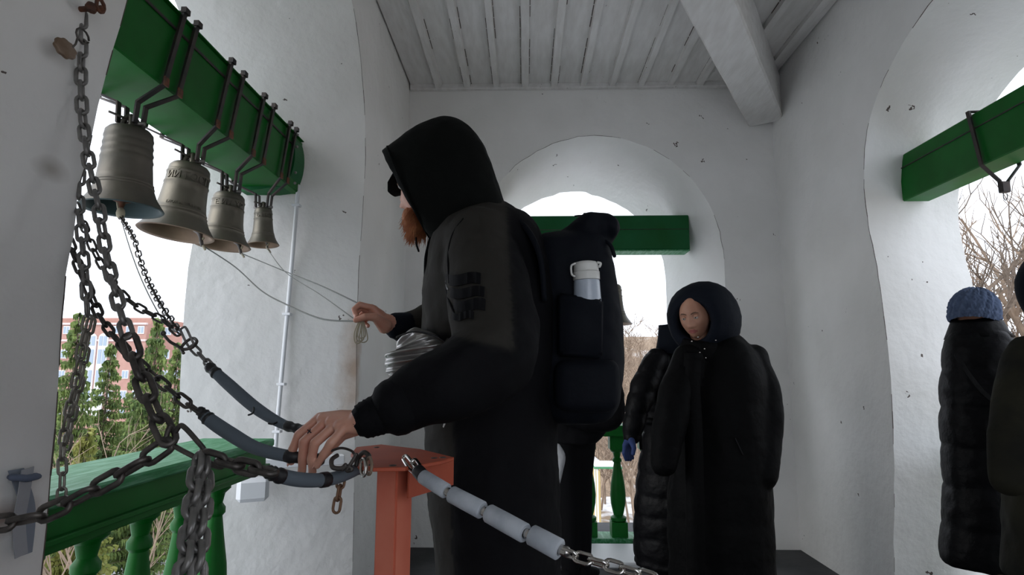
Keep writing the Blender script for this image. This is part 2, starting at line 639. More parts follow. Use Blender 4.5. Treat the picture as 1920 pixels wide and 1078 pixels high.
arched_wall('wall_front', lambda u, z, t: V((u, YF - t * .7, z)), fi, fi, XL - .75, XR + .55, 4.05, 'whitewashed wall behind the viewer')
bm = NB()
box(bm, (XL - .8, YF - .7, FLOOR - .3), (XR + .6, YB + .8, FLOOR))
tag(obj('floor', bm, M_FLOOR), 'dark concrete floor', kind='structure')

ceil = NB()
box(ceil, (XL - .05, YF - .05, CEIL + .045), (XR + .05, YB + .05, CEIL + .12))
ceil = tag(obj('ceiling', ceil, M_PLANK), 'whitewashed plank ceiling', kind='structure')
# planks run front to back, with battens over the joints
px0 = XL + .01
k = 0
wd = .245
rr = random.Random(5)
while px0 < XR - .02:
    x1 = min(px0 + wd, XR - .01)
    dz = rr.uniform(-.004, .004)
    o = obj('plank', bbox((px0 + .004, YF + .01, CEIL + .012 + dz), (x1 - .004, YB - .005, CEIL + .04), .004), M_PLANK, ceil)
    if k:
        bw = .030 + rr.uniform(-.003, .003)
        bmb = NB()
        rings = []
        for j in range(30):
            y = YF + .02 + (YB - .045 - YF) * j / 29
            wv = .004 * noise.noise(V((px0 * 7, y * 3, 2)))
            hh = .036 + .004 * noise.noise(V((px0 * 3, y * 5, 8)))
            rings.append([V((px0 - bw + wv, y, CEIL + .014)), V((px0 - bw * .8 + wv, y, CEIL + .014 - hh)), V((px0 + bw * .8 + wv, y, CEIL + .014 - hh)), V((px0 + bw + wv, y, CEIL + .014))])
        ring_loft(bmb, rings)
        obj('batten', bmb, M_PLANK, ceil)
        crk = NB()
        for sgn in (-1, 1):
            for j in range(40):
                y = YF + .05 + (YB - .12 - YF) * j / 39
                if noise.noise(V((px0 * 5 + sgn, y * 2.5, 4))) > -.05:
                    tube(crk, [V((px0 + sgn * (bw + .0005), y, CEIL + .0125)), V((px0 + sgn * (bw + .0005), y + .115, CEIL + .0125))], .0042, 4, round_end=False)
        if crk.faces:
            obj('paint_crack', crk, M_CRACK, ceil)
    px0 = x1
    k += 1
obj('cornice_board', bbox((XL + .01, YB - .05, CEIL - .03), (XR - .01, YB - .002, CEIL + .02), .006), M_PLANK, ceil)
# diagonal beam
a, b = V((2.0, 4.66, 3.43)), V((-.45, .55, 3.43))
bmx = beam_between(a, b, .27, .37, .012)
bmesh.ops.subdivide_edges(bmx, edges=[e for e in bmx.edges if e.calc_length() > 1], cuts=30)
for v in bmx.verts:
    v.co += noise.noise_vector(v.co * 5) * .005
cb = obj('ceiling_beam', bmx, M_PLANK, angle=30)
tag(cb, 'whitewashed timber beam running diagonally below the plank ceiling', 'beam')

# outside ground and slope
bm = NB()
nx, ny = 90, 90
grid = []
for j in range(ny + 1):
    row = []
    for i in range(nx + 1):
        x = -140 + 280 * i / nx
        y = -60 + 280 * j / ny
        hgt = 0
        s = max(0, min(1, (y - 48) / 55)) * max(0, min(1, (x + 12) / 18))
        hgt = 15.5 * s * s * (3 - 2 * s)
        s2 = max(0, min(1, (x - 12) / 30)) * max(0, min(1, (y + 20) / 20))
        hgt = max(hgt, 9.5 * s2 * s2 * (3 - 2 * s2))
        hgt += .35 * noise.noise(V((x * .06, y * .06, 0)))
        row.append(bm.verts.new((x, y, -8 + hgt)))
    grid.append(row)
for j in range(ny):
    for i in range(nx):
        bm.faces.new((grid[j][i], grid[j][i + 1], grid[j + 1][i + 1], grid[j + 1][i]))
for f in bm.faces:
    c_ = f.calc_center_median()
    f.material_index = 1 if (c_.y > 46 and c_.x > -12) or c_.x > 16 else 0
tag(obj('ground', bm, None, smooth=True, mats=[M_SNOW, M_HILL]), 'snowy ground and slope outside', kind='structure')


def ground_z(x, y):
    s = max(0, min(1, (y - 48) / 55)) * max(0, min(1, (x + 12) / 18))
    hgt = 15.5 * s * s * (3 - 2 * s)
    s2 = max(0, min(1, (x - 12) / 30)) * max(0, min(1, (y + 20) / 20))
    return -8 + max(hgt, 9.5 * s2 * s2 * (3 - 2 * s2)) + .35 * noise.noise(V((x * .06, y * .06, 0)))


# tower shaft under the belfry
bm = NB()
box(bm, (XL - .78, YF - .68, -8.3), (XR + .58, YB + .78, FLOOR - .3))
tag(obj('wall_below', bm, M_PLASTER), 'tower shaft below the belfry floor', kind='structure')

# ------------------------------------------------------------------ BEAMS
def boxed_beam(name, lo, hi, m, label, seam_side=None):
    o = thing(name, ((lo[0] + hi[0]) / 2, (lo[1] + hi[1]) / 2, lo[2]), label, 'beam')
    b_ = bbox(lo, hi, .006)
    obj('beam_cladding', b_, m, o)
    return o


BX0, BX1, BZ0, BZ1 = -1.57, -1.30, 2.225, 2.535
gb = boxed_beam('bell_beam', (BX0, 1.13, BZ0), (BX1, 3.25, BZ1), M_GREEN, 'green bell beam under the left arch, carrying four bronze bells')
obj('seam_strip', bbox((BX1, 1.14, 2.462), (BX1 + .007, 3.24, 2.474), .002), M_BAR, gb)
obj('top_flange', bbox((BX0 - .01, 1.14, BZ1), (BX1 + .012, 3.24, BZ1 + .006), .002), M_GREEN, gb)
# rounded end plate with bolts
bm = NB()
n = 24
prof = []
for i in range(n):
    t = -math.pi / 2 + math.pi * i / (n - 1)
    prof.append((BX1 - .055 + .075 * math.cos(t), (BZ0 + BZ1) / 2 + .018 + .175 * math.sin(t)))
prof += [(BX0, BZ1 + .04), (BX0, BZ0 - .03)]
ring_loft(bm, [[V((x, 3.10, z)) for x, z in prof], [V((x, 3.24, z)) for x, z in prof]])
obj('end_plate', bm, M_GREENB, gb)
for zz in (2.24, 2.30, 2.45, 2.52):
    b_ = NB()
    ellipsoid(b_, (BX1 + .03, 3.095, zz), .008, .008, .008, seg=10)
    obj('bolt', b_, M_STEEL, gb, smooth=True)

bb = boxed_beam('bell_beam', (-.36, 4.98, 2.256), (1.42, 5.16, 2.56), M_GREENB, 'green beam across the middle arch behind the backpack')
obj('seam_strip', bbox((-.355, 4.974, 2.432), (1.415, 4.981, 2.436), .001), M_BAR, bb)
obj('soffit_board', bbox((-.36, 4.978, 2.244), (1.42, 5.162, 2.256), .003), M_GREENW, bb)
for x in (.53, .655):
    px_, = (P(x, 0, 5)[0],) if False else (x,)
    obj('clamp', bbox((x - .022, 4.965, 2.562), (x + .026, 5.17, 2.582), .003), M_BAR, bb)
    obj('clamp', bbox((x - .016, 4.965, 2.24), (x + .016, 4.97, 2.565), .002), M_BAR, bb)
rb = boxed_beam('bell_beam', (2.31, 1.2, 2.24), (2.47, 3.53, 2.525), M_GREEN, 'green beam across the right arch with one iron strap')
obj('seam_strip', bbox((2.304, 1.21, 2.44), (2.311, 3.52, 2.447), .002), M_BAR, rb)
rbX = 2.305


def flat_bar(bm, pts, wdt, thk, side):
    """flat bar along pts; width direction = side"""
    pts = [V(p) for p in pts]
    side = V(side).normalized()
    rings = []
    for i, p in enumerate(pts):
        a = pts[max(i - 1, 0)]
        b = pts[min(i + 1, len(pts) - 1)]
        t = (b - a).normalized()
        nrm = side.cross(t).normalized()
        # mitre
        if 0 < i < len(pts) - 1:
            t1 = (p - a).normalized()
            c = max(.5, abs(side.cross(t1).normalized().dot(nrm)))
        else:
            c = 1
        rings.append([p + side * wdt / 2 + nrm * thk / 2 / c, p - side * wdt / 2 + nrm * thk / 2 / c, p - side * wdt / 2 - nrm * thk / 2 / c, p + side * wdt / 2 - nrm * thk / 2 / c])
    ring_loft(bm, rings)


# strap on right beam with the hook clamp
ys = PX(1842, 300, rbX).y
st = thing('beam_strap', (rbX, ys, 2.1), 'iron strap with a hook clamp round the right green beam', 'strap')
bm = NB()
flat_bar(bm, [(2.40, ys + .04, 2.54), (rbX - .012, ys + .04, 2.538), (rbX - .012, ys - .005, 2.235), (2.368, ys - .01, 2.15), (2.375, ys - .01, 2.11)], .022, .006, (0, 1, 0))
obj('bar', bm, M_BAR, st)
bm = NB()
flat_bar(bm, [(2.40, ys + .04, 2.54), (2.485, ys + .04, 2.538), (2.485, ys, 2.235), (2.41, ys - .01, 2.15), (2.402, ys - .01, 2.11)], .022, .006, (0, 1, 0))
obj('bar', bm, M_BAR, st)
obj('clamp', bbox((2.367, ys - .025, 2.09), (2.41, ys + .006, 2.145), .004), M_BAR, st)
bm = NB()
tube(bm, [V((2.388, ys - .01, 2.095)) + V((.0, .012 * math.sin(t), -.022 + .022 * math.cos(t))) for t in [i * .5 for i in range(11)]], .0025, 6)
obj('hook', bm, M_STEEL, st, smooth=True)

# ------------------------------------------------------------------ BELLS
def text_ring(s, size, radius, zc, ang0, slope=0, depth=.002):
    cu = bpy.data.curves.new('t', 'FONT')
    cu.body = s
    cu.size = size
    cu.extrude = depth
    cu.align_x = 'CENTER'
    o = bpy.data.objects.new('t', cu)
    COL.objects.link(o)
    dg = bpy.context.evaluated_depsgraph_get()
    dg.update()
    me = bpy.data.meshes.new_from_object(o.evaluated_get(dg))
    bpy.data.objects.remove(o)
    bm = bmesh.new()
    bm.from_mesh(me)
    bpy.data.meshes.remove(me)
    bmesh.ops.subdivide_edges(bm, edges=[e for e in bm.edges if e.calc_length() > size * .3], cuts=1)
    for v in bm.verts:
        x, y, z = v.co
        a = ang0 + x / radius
        r = radius + z + y * slope
        v.co = V((r * math.cos(a), r * math.sin(a), zc + y))
    return bm


def bell(loc, Rm, Hb, m_out, m_in, label, rot, text=None, text2=None, ridges=2, clap_dir=(0, 0), wavy=False, tilt=(0, 0)):
    """loc = crown top"""
    o = thing('bell', loc, label, 'bell', 'bronze bells under the left beam' if ridges else None)
    L = V(loc)
    T = Matrix.Translation(L) @ Matrix.Rotation(tilt[0], 4, 'X') @ Matrix.Rotation(tilt[1], 4, 'Y')
    h0 = -.13 * Hb
    hb = Hb * .87
    outer = [(0.02, 0), (.30, 0), (.47, -.02), (.535, -.06), (.55, -.11), (.555, -.14), (.575, -.15), (.575, -.165), (.56, -.175), (.565, -.24), (.57, -.29), (.59, -.30), (.59, -.315), (.575, -.325),
             (.59, -.42), (.615, -.55), (.645, -.64), (.67, -.69), (.69, -.70), (.69, -.712), (.68, -.72), (.70, -.74), (.715, -.745), (.715, -.757), (.71, -.765), (.745, -.80), (.80, -.86), (.87, -.91), (.95, -.965), (1.0, -1.0)]
    if wavy:
        outer = [(0.02, 0), (.34, 0), (.50, -.02), (.575, -.06), (.585, -.10), (.60, -.13), (.585, -.16), (.59, -.19), (.61, -.22), (.595, -.25), (.60, -.28), (.625, -.31), (.605, -.34), (.615, -.37),
                 (.635, -.40), (.62, -.43), (.64, -.52), (.66, -.62), (.675, -.68), (.70, -.69), (.70, -.70), (.69, -.71), (.71, -.72), (.72, -.735), (.705, -.745), (.75, -.80), (.80, -.86), (.87, -.91), (.95, -.965), (1.0, -1.0)]
    inner = [(1.0, -1.0), (.97, -1.012), (.88, -.99), (.80, -.93), (.72, -.84), (.65, -.70), (.58, -.5), (.53, -.3), (.48, -.12), (.3, -.07), (.02, -.06)]
    bm = NB()
    lathe(bm, [(r * Rm, h0 + z * hb) for r, z in outer], 56, T)
    obj('bell_body', bm, m_out, o, angle=50)
    bm = NB()
    lathe(bm, [(r * Rm, h0 + z * hb) for r, z in inner], 56, T)
    bmesh.ops.reverse_faces(bm, faces=bm.faces)
    ob = obj('bell_inside', bm, m_in, o, smooth=True)
    # crown loops
    for ang in (0, math.pi / 2):
        bm = NB()
        pts = []
        for i in range(13):
            t = math.pi * i / 12
            pts.append(T @ (Matrix.Rotation(ang + rot, 4, 'Z') @ V((.2 * Rm * math.cos(t), 0, h0 - .01 + (.17 * Hb) * math.sin(t) ** .8))))
        tube(bm, pts, .055 * Rm + .002, 8)
        obj('crown_loop', bm, m_out, o, smooth=True)
    bm = NB()
    a_ = T @ V((-.03, -.55 * Rm, h0 + .1 * Hb))
    tube(bm, [a_, T @ V((.01, .3 * Rm, h0 + .1 * Hb))], .0045, 8, round_end=False)
    obj('crown_bolt', bm, M_STEELD, o, smooth=True)
    if text:
        b2 = text_ring(text, .135 * Hb * .87, .572 * Rm, h0 - .285 * hb, rot, .0)
        bmesh.ops.transform(b2, matrix=T, verts=b2.verts)
        obj('inscription', b2, m_out, o)
    if text2:
        b2 = text_ring(text2, .055 * Hb * .87, .655 * Rm, h0 - .66 * hb, rot, -.3)
        bmesh.ops.transform(b2, matrix=T, verts=b2.verts)
        obj('inscription', b2, m_out, o)
    # clapper
    c = thing('clapper', L, '', '') if False else None
    bm = NB()
    top = T @ V((0, 0, h0 - .08 * hb))
    end = T @ V((clap_dir[0] * Rm, clap_dir[1] * Rm, h0 - hb * 1.0))
    tube(bm, [top, top.lerp(end, .6)], .006, 8)
    d = (end - top)
    ts = [.6, .68, .76, .84, .9, .94, 1.0, 1.12]
    kb_ = 1.45 if wavy else 1
    rs = [.006, .10 * Rm * kb_, .17 * Rm * kb_, .20 * Rm * kb_, .17 * Rm * kb_, .09 * Rm, .055 * Rm, .05 * Rm]
    tube(bm, [top + d * t for t in ts], rs, 14)
    obj('clapper', bm, M_RUST if wavy else M_STEELD, o, smooth=True)
    return top + d * 1.12


BXC = -1.41
BELLPX = [((246, 220), (230, 392), 76), ((362, 292), (347, 440), 72), ((433, 350), (421, 460), 56), ((494, 380), (492, 461), 32)]
CLAP = []
specs = [  # kink px of strap pair, Rm, Hb, text...
    ((305, 158), (331, 182), .128, .30, 2.10),
    ((403, 240), (428, 262), .136, .285, 2.10),
    ((470, 301), (490, 318), .118, .255, 2.085),
    ((524, 332), (536, 342), .082, .20, 2.10),
]
labels = ['largest dark bronze bell at the left end of the beam, with wavy bands',
          'second bronze bell from the left with raised lettering, mouth facing down',
          'third bronze bell from the left, partly behind the second one',
          'smallest bronze bell at the right end of the beam']
for i, (ka, kb, Rm, Hb, zt) in enumerate(specs):
    ya, yb = PX(*ka, BX1 + .01).y, PX(*kb, BX1 + .01).y
    yb = max(yb, ya + .05)
    cr, mo, hp = BELLPX[i]
    pc_ = PX(*cr, BXC)
    yc, zt = pc_.y, pc_.z
    Hb = zt - PX(*mo, BXC).z
    Rm = hp * (pc_ - CAM).dot(FWD) / F / 1.13
    s = thing('strap_hanger', (BXC, yc, 2.1), ['pair of iron straps holding the largest left bell', 'pair of iron straps holding the second bell', 'pair of iron straps holding the third bell', 'pair of iron straps holding the smallest bell'][i], 'bracket', 'bell straps on the left beam')
    wdt = .022 if i < 3 else .018
    sp = .022
    for yy, kk in ((ya, -1), (yb, 1)):
        yin = yc + kk * sp
        for sd in (1, -1):
            e = BX1 + .016 if sd == 1 else BX0 - .016
            bm = NB()
            flat_bar(bm, [(BXC, yy + .08, BZ1 + .014), (e, yy + .08, BZ1 + .014), (e, yy, BZ0 - .008), (BXC + sd * .035, yin, 2.155), (BXC + sd * .03, yin, zt - .03)], wdt, .007, (0, 1, 0))
            obj('strap_bar', bm, M_BAR, s)
        b_ = NB()
        box(b_, (BX1 + .01, yy + .08 - wdt / 2 - .004, BZ1 + .008), (BX1 + .03, yy + .08 + wdt / 2 + .004, BZ1 + .03))
        obj('nut', b_, M_BAR, s)
        b_ = NB()
        box(b_, (BX1 + .02, yy - wdt / 2 - .002, BZ0 - .012), (BX1 + .026, yy + wdt / 2 + .002, BZ0 + .02))
        obj('rust_patch', b_, M_RUST, s)
    b_ = NB()
    tube(b_, [V((BXC - .05, yc, zt - .025)), V((BXC + .05, yc, zt - .025))], .008, 8, round_end=False)
    obj('bolt', b_, M_STEEL, s, smooth=True)
    rot = math.atan2(0 - yc, 0 - BXC) + .1
    CLAP.append(bell((BXC, yc, zt), Rm, Hb, M_BRONZE1 if i == 0 else M_BRONZE, M_BELLTEAL if i == 0 else M_BELLIN, labels[i], rot,
                     [None, 'ИЙ ГОСП', 'Е ИИ ХР', 'Б ЦЕП'][i], [None, 'ЕЛОКЪ ЛИЦЫЛИ', None, None][i], clap_dir=[(.06, -.12), (.62, .18), (.60, .15), (.25, .05)][i], wavy=i == 0,
                     tilt=[(0, 0), (R(-4), R(5)), (R(-3), R(3)), (0, R(-3))][i]))
# the far bell under the middle beam
pb = P(1143, 540, 5.05)
fb = bell((pb.x, 5.07, 2.02), .19, .40, M_BRONZE, M_BELLIN, 'bronze bell hanging in the middle arch, mostly behind the backpack', -1.4, ridges=0)
fs = thing('strap_hanger', (pb.x, 5.07, 2.0), 'iron strap from the middle beam down to the far bell', 'bracket')
b_ = NB()
flat_bar(b_, [(pb.x, 5.07, 2.25), (pb.x, 5.07, 1.97)], .03, .008, (1, 0, 0))
obj('strap_bar', b_, M_BAR, fs)

# ------------------------------------------------------------------ CHAINS
LINKS = {}


def link_mesh(outer, width, wire):
    key = (round(outer, 4), round(width, 4), round(wire, 4))
    if key in LINKS:
        return LINKS[key]
    bm = NB()
    hw = width / 2 - wire
    hs = outer / 2 - wire - hw
    path = []
    for i in range(7):
        t = -math.pi / 2 + math.pi * i / 6
        path.append(V((hs + hw * math.cos(t), hw * math.sin(t), 0)))
    for i in range(7):
        t = math.pi / 2 + math.pi * i / 6
        path.append(V((-hs + hw * math.cos(t), hw * math.sin(t), 0)))
    rings = []
    m = len(path)
    for i, p in enumerate(path):
        t = (path[(i + 1) % m] - path[i - 1]).normalized()
        u = V((0, 0, 1))
        v = t.cross(u)
        rings.append([bm.verts.new(p + u * wire * math.cos(k * math.pi / 3) + v * wire * math.sin(k * math.pi / 3)) for k in range(6)])
    for i in range(m):
        a, b = rings[i], rings[(i + 1) % m]
        for k in range(6):
            bm.faces.new((a[k], a[(k + 1) % 6], b[(k + 1) % 6], b[k]))
    finish(bm, True)
    me = bpy.data.meshes.new('link')
    bm.to_mesh(me)
    bm.free()
    LINKS[key] = me
    return me


def chain(label, pts, outer, width, wire, m, group=None, jit=.25, parent=None, start=0, ph=0):
    """pts: world points; wire = wire radius"""
    me0 = link_mesh(outer, width, wire)
    key = me0.name + m.name
    if key not in LINKS:
        mc = me0.copy()
        mc.materials.append(m)
        LINKS[key] = mc
    me = LINKS[key]
    fine = [V(p) for p in smooth_path([tuple(p) for p in pts], len(pts) * 30)]
    pitch = outer - 2 * (2 * wire) * .98
    o = parent or thing('chain', fine[-1], label, 'chain', group)
    acc = [0]
    for a, b in zip(fine, fine[1:]):
        acc.append(acc[-1] + (b - a).length)
    L = acc[-1]
    nl = max(1, round(L / pitch))
    pt = L / nl
    j = 0

    def at(s):
        nonlocal j
        while j < len(acc) - 2 and acc[j + 1] < s:
            j += 1
        while j > 0 and acc[j] > s:
            j -= 1
        f = (s - acc[j]) / max(1e-9, acc[j + 1] - acc[j])
        return fine[j].lerp(fine[j + 1], min(1, f))
    rr_ = random.Random(len(label) + nl)
    for i in range(nl):
        a, b = at(i * pt), at((i + 1) * pt)
        c = (a + b) / 2
        t = (b - a).normalized()
        view = (CAM - c).normalized()
        nrm = (view - t * view.dot(t)).normalized()
        rotm = Matrix.Rotation(R(45 if ph else 0) + (math.pi / 2 if i % 2 else 0) + rr_.uniform(-jit, jit) + R(18), 3, t)
        nrm = rotm @ nrm
        sd = nrm.cross(t)
        M = Matrix((t, sd, nrm)).transposed().to_4x4()
        M.translation = c
        q = bpy.data.objects.new('link', me)
        COL.objects.link(q)
        q.parent = o
        q.matrix_parent_inverse = Matrix.Translation(o.location).inverted()
        q.matrix_basis = M
    return o


def pp(lst):
    return [P(x, y, Y) for x, y, Y in lst]


def rod(name, pts, r, m, parent, n=8, samples=None):
    bm = NB()
    s = smooth_path([tuple(p) for p in pts], samples or len(pts) * 5)
    tube(bm, [V(a) for a in s], r, n)
    return obj(name, bm, m, parent, smooth=True)


# hook bolt and padlock on the near pier
pw = PX(150, 18, XL)
hb_ = thing('wall_hook', pw, 'rusty bolt and ring set in the near pier', 'hook')
bm = NB()
tube(bm, [V((XL - .02, pw.y, pw.z)), V((XL + .05, pw.y, pw.z + .003))], .006, 8, round_end=False)
obj('bolt', bm, M_RUST, hb_, smooth=True)
bm = NB()
ellipsoid(bm, (XL + .035, pw.y - .012, pw.z - .004), .011, .014, .013, seg=8)
obj('nut', bm, M_RUST, hb_)
bm = NB()
tube(bm, [V((XL + .045, pw.y + .012 * math.cos(t), pw.z + .008 + .014 * math.sin(t))) for t in [i * .7 for i in range(10)]], .004, 6, round_end=False)
obj('ring', bm, M_RUST, hb_, smooth=True)
pd = PX(122, 91, XL + .03)
pl = thing('seal_disc', pd, 'tarnished brass disc wired to the top of the wall chain', 'disc')
bm = NB()
Md = Matrix.Translation(pd) @ Matrix.Rotation(R(75), 4, 'Y') @ Matrix.Rotation(R(15), 4, 'X')
prof = [V((.022 * (1 + .06 * math.cos(8 * t)) * math.cos(t), .022 * (1 + .06 * math.cos(8 * t)) * math.sin(t), 0)) for t in [i * math.pi / 20 for i in range(40)]]
ring_loft(bm, [[Md @ (p * .9 + V((0, 0, .005))) for p in prof], [Md @ (p + V((0, 0, .003))) for p in prof], [Md @ (p - V((0, 0, .003))) for p in prof], [Md @ (p * .9 - V((0, 0, .005))) for p in prof]])
obj('disc', bm, M_COPPER, pl, angle=40)
c0 = PX(155, 68, XL + .04)
bm = NB()
tube(bm, [c0 + V((0, .018 * math.cos(t), .015 * math.sin(t))) for t in [i * .55 for i in range(12)]], .0022, 6, round_end=False)
tube(bm, [pd + V((.004, .012, .008)), (pd + c0) / 2 + V((.004, 0, -.004)), c0 + V((.0, -.012, -.008))], .0022, 6)
obj('wire_ring', bm, M_STEELD, pl, smooth=True)

GC = None
# A: main chain from the hook down to the triangular shackle
chain('long grey steel chain hanging from the wall hook past the left bell',
      pp([(152, 22, 1.19), (153, 90, 1.19), (152, 150, 1.18), (155, 220, 1.17), (166, 300, 1.15), (184, 385, 1.12), (200, 480, 1.09), (222, 570, 1.05), (240, 630, 1.02)]),
      .052, .027, .0042, M_STEEL)
chain('thick dark chain leading down to the shackle above the rail',
      pp([(240, 632, 1.02), (256, 680, 1.0), (275, 735, .98), (297, 785, .96), (318, 828, .95)]), .066, .034, .0055, M_STEELD)
# B: pale looped chain near the pier
chain('pale weathered chain hanging in a narrow loop beside the near pier, front strand',
      pp([(150, 318, 1.24), (148, 380, 1.23), (153, 440, 1.22), (160, 520, 1.2), (164, 590, 1.2)]), .05, .025, .0036, M_STEEL)
chain('pale weathered double chain falling from the link ring to the green rail',
      pp([(166, 592, 1.22), (152, 655, 1.22), (143, 715, 1.23), (128, 775, 1.24), (117, 840, 1.25), (117, 900, 1.25), (114, 945, 1.25)]), .042, .021, .0031, M_STEELG)
chain('second pale strand running beside the chain that drops to the rail',
      pp([(172, 598, 1.24), (158, 665, 1.24), (149, 720, 1.25), (135, 778, 1.26), (124, 842, 1.27)]), .042, .021, .0031, M_STEELG)
# C: from the pier, down right to handle 2
chain('dark chain slanting from the pier down to the middle foam handle',
      pp([(127, 447, 1.24), (148, 500, 1.23), (172, 556, 1.22), (191, 600, 1.2), (222, 640, 1.18), (257, 678, 1.17), (308, 722, 1.16), (345, 752, 1.15), (377, 775, 1.15)]), .044, .023, .0034, M_STEELD)
# D: thinner chain to joint
chain('thin chain slanting from the pier to the upper ring joint',
      pp([(141, 382, 1.3), (160, 430, 1.3), (180, 478, 1.3), (205, 520, 1.3), (240, 562, 1.3), (275, 585, 1.3), (305, 600, 1.3), (336, 626, 1.3)]), .036, .02, .0028, M_STEELD)
# E: from bell 1 clapper
ce = CLAP[0]
xe, ye = proj(ce)
chain('small chain from the clapper of the largest bell down to the ring joint',
      [ce, P(250, 445, 1.75), P(262, 485, 1.68), P(277, 525, 1.6), P(302, 572, 1.45), P(338, 626, 1.32)], .036, .019, .0022, M_STEELD)
rope = NB()
s = smooth_path([tuple(p) for p in [ce, P(245, 470, 1.72), P(268, 530, 1.6), P(300, 592, 1.42), P(325, 622, 1.33)]], 30)
tube(rope, [V(a) for a in s], .0016, 6)
tag(obj('rope', rope, M_ROPE, smooth=True), 'thin cord running beside the small chain from the largest bell', 'rope')
# joint ring with hooked rod
j0 = P(346, 636, 1.3)
jt = thing('ring_joint', j0, 'bent iron hook and open rings joining two chains in front of the arch', 'hook')
rod('hook_rod', pp([(306, 626, 1.28), (318, 640, 1.28), (332, 648, 1.28), (345, 655, 1.28), (362, 650, 1.29), (369, 640, 1.3), (362, 634, 1.31), (350, 640, 1.3), (340, 652, 1.29), (344, 662, 1.28)]), .0035, M_STEELD, jt, samples=50)
rod('ring', pp([(340, 616, 1.3), (348, 614, 1.3), (358, 634, 1.3), (364, 648, 1.3), (356, 652, 1.3), (346, 636, 1.3), (338, 618, 1.3)]), .0028, M_STEEL, jt, samples=40)
bm = NB()
ellipsoid(bm, P(306, 625, 1.28), .006, .006, .006, seg=10)
obj('knob', bm, M_STEELD, jt, smooth=True)
chain('short chain between the ring joint and the upper foam handle',
      pp([(360, 650, 1.3), (375, 665, 1.3), (398, 690, 1.3)]), .034, .02, .0028, M_STEEL)
# shackle
s0 = P(345, 830, .94)
sh = thing('shackle', s0, 'large triangular iron shackle where the chains meet above the rail', 'shackle')
rod('ring', pp([(318, 800, .95), (312, 825, .95), (330, 838, .95), (352, 850, .94), (372, 858, .94), (383, 845, .94), (368, 825, .94), (348, 803, .94), (338, 798, .94), (330, 808, .94)]), .0042, M_STEELD, sh, samples=60)
chain('dark chain from the shackle sagging left along the green rail to the pier',
      pp([(318, 830, .95), (292, 850, .95), (262, 868, .95), (225, 890, .95), (180, 915, .95), (135, 940, .95), (90, 962, .95), (45, 975, .95), (-30, 985, .95)]), .062, .032, .005, M_STEELD)
chain('dark chain from the shackle to the lower foam handle',
      pp([(385, 856, .93), (420, 866, .93), (455, 874, .93), (510, 886, .93)]), .05, .029, .0052, M_STEELD)
chain('heavy doubled chain hanging straight down from the shackle, left strand',
      pp([(372, 856, .93), (368, 900, .9), (360, 950, .86), (352, 1010, .82), (345, 1078, .78), (340, 1200, .76)]), .05, .030, .0052, M_STEEL, ph=1)
chain('heavy doubled chain hanging straight down from the shackle, right strand',
      pp([(380, 858, .94), (384, 905, .91), (380, 955, .87), (374, 1010, .83), (370, 1078, .79), (366, 1200, .77)]), .05, .030, .0052, M_STEEL, ph=1)
chain('short rusty chain end dangling below the lower foam handle',
      pp([(641, 890, 1.12), (637, 915, 1.12), (630, 958, 1.12)]), .034, .019, .0026, mat('rusty_chain', (.22, .13, .08), .6, .6))


def foam_handle(label, pts, r, m_body, tape_a, tape_b, px_r=True):
    """pts px path; foam tube with taped ends"""
    q = [tuple(P(x, y, Y)) + (rr_ * Y / F,) for x, y, Y, rr_ in pts]
    s = smooth_path(q, 40)
    o = thing('foam_grip', V(s[20][:3]), label, 'handle')
    n1, n2 = int(40 * tape_a), int(40 * (1 - tape_b))
    bm = NB()
    tube(bm, [V(a[:3]) for a in s[n1 - 1:n2 + 1]], [a[3] for a in s[n1 - 1:n2 + 1]], 14)
    obj('foam_sleeve', bm, m_body, o, smooth=True)
    for seg in (s[:n1 + 1], s[n2 - 1:]):
        bm = NB()
        k = len(seg)
        tube(bm, [V(a[:3]) for a in seg], [a[3] * (1.06 + .12 * math.sin(i * 1.9)) for i, a in enumerate(seg)], 14)
        obj('tape_end', bm, M_TAPE, o, smooth=True)
    return o


h1 = foam_handle('upper dark foam chain handle passing behind the fingers', [(393, 688, 1.3, 9), (430, 722, 1.28, 11), (480, 765, 1.25, 11), (530, 795, 1.22, 9), (570, 806, 1.2, 8)], 0, M_FOAM, .12, .2)
rod('tie', pp([(476, 763, 1.24), (474, 774, 1.22), (466, 778, 1.22)]), .002, M_TAPE, h1)
rod('tie', pp([(522, 790, 1.22), (512, 795, 1.2), (504, 794, 1.2)]), .002, M_TAPE, h1)
h2 = foam_handle('middle dark foam chain handle ending under the index finger', [(375, 770, 1.15, 8), (392, 786, 1.15, 12), (430, 812, 1.14, 13), (480, 840, 1.13, 12), (540, 855, 1.12, 11), (600, 862, 1.13, 10)], 0, M_FOAM, .18, .2)
h3 = foam_handle('lower dark foam chain handle sagging below the fingertips', [(502, 884, .98, 11), (525, 892, 1.0, 13), (570, 900, 1.04, 13), (620, 898, 1.09, 12), (660, 884, 1.12, 11), (676, 876, 1.14, 8)], 0, M_FOAM, .22, .12)
bm = NB()
q = [P(604, 900, 1.075), P(612, 899, 1.083)]
tube(bm, q, .0138, 14)
obj('tape_band', bm, M_TAPE, h3, smooth=True)

# ------------------------------------------------------------------ ORANGE STAND
zt = 1.035
cpt = PZ(755, 858, zt)
stn = thing('chain_stand', (cpt.x, cpt.y, FLOOR), 'orange painted steel stand with a drilled top plate for the bell chains', 'stand')
outl = [(672, 873), (658, 850), (668, 838), (715, 833), (790, 842), (851, 857), (828, 864), (760, 876), (700, 877)]
bm = NB()
top_ = [PZ(x, y, zt) for x, y in outl]
ring_loft(bm, [[p for p in top_], [p - V((0, 0, .007)) for p in top_]])
bmesh.ops.bevel(bm, geom=[e for e in bm.edges if abs(e.verts[0].co.z - e.verts[1].co.z) < .001], offset=.0012, segments=1, affect='EDGES')
obj('top_plate', bm, M_ORANGE, stn)
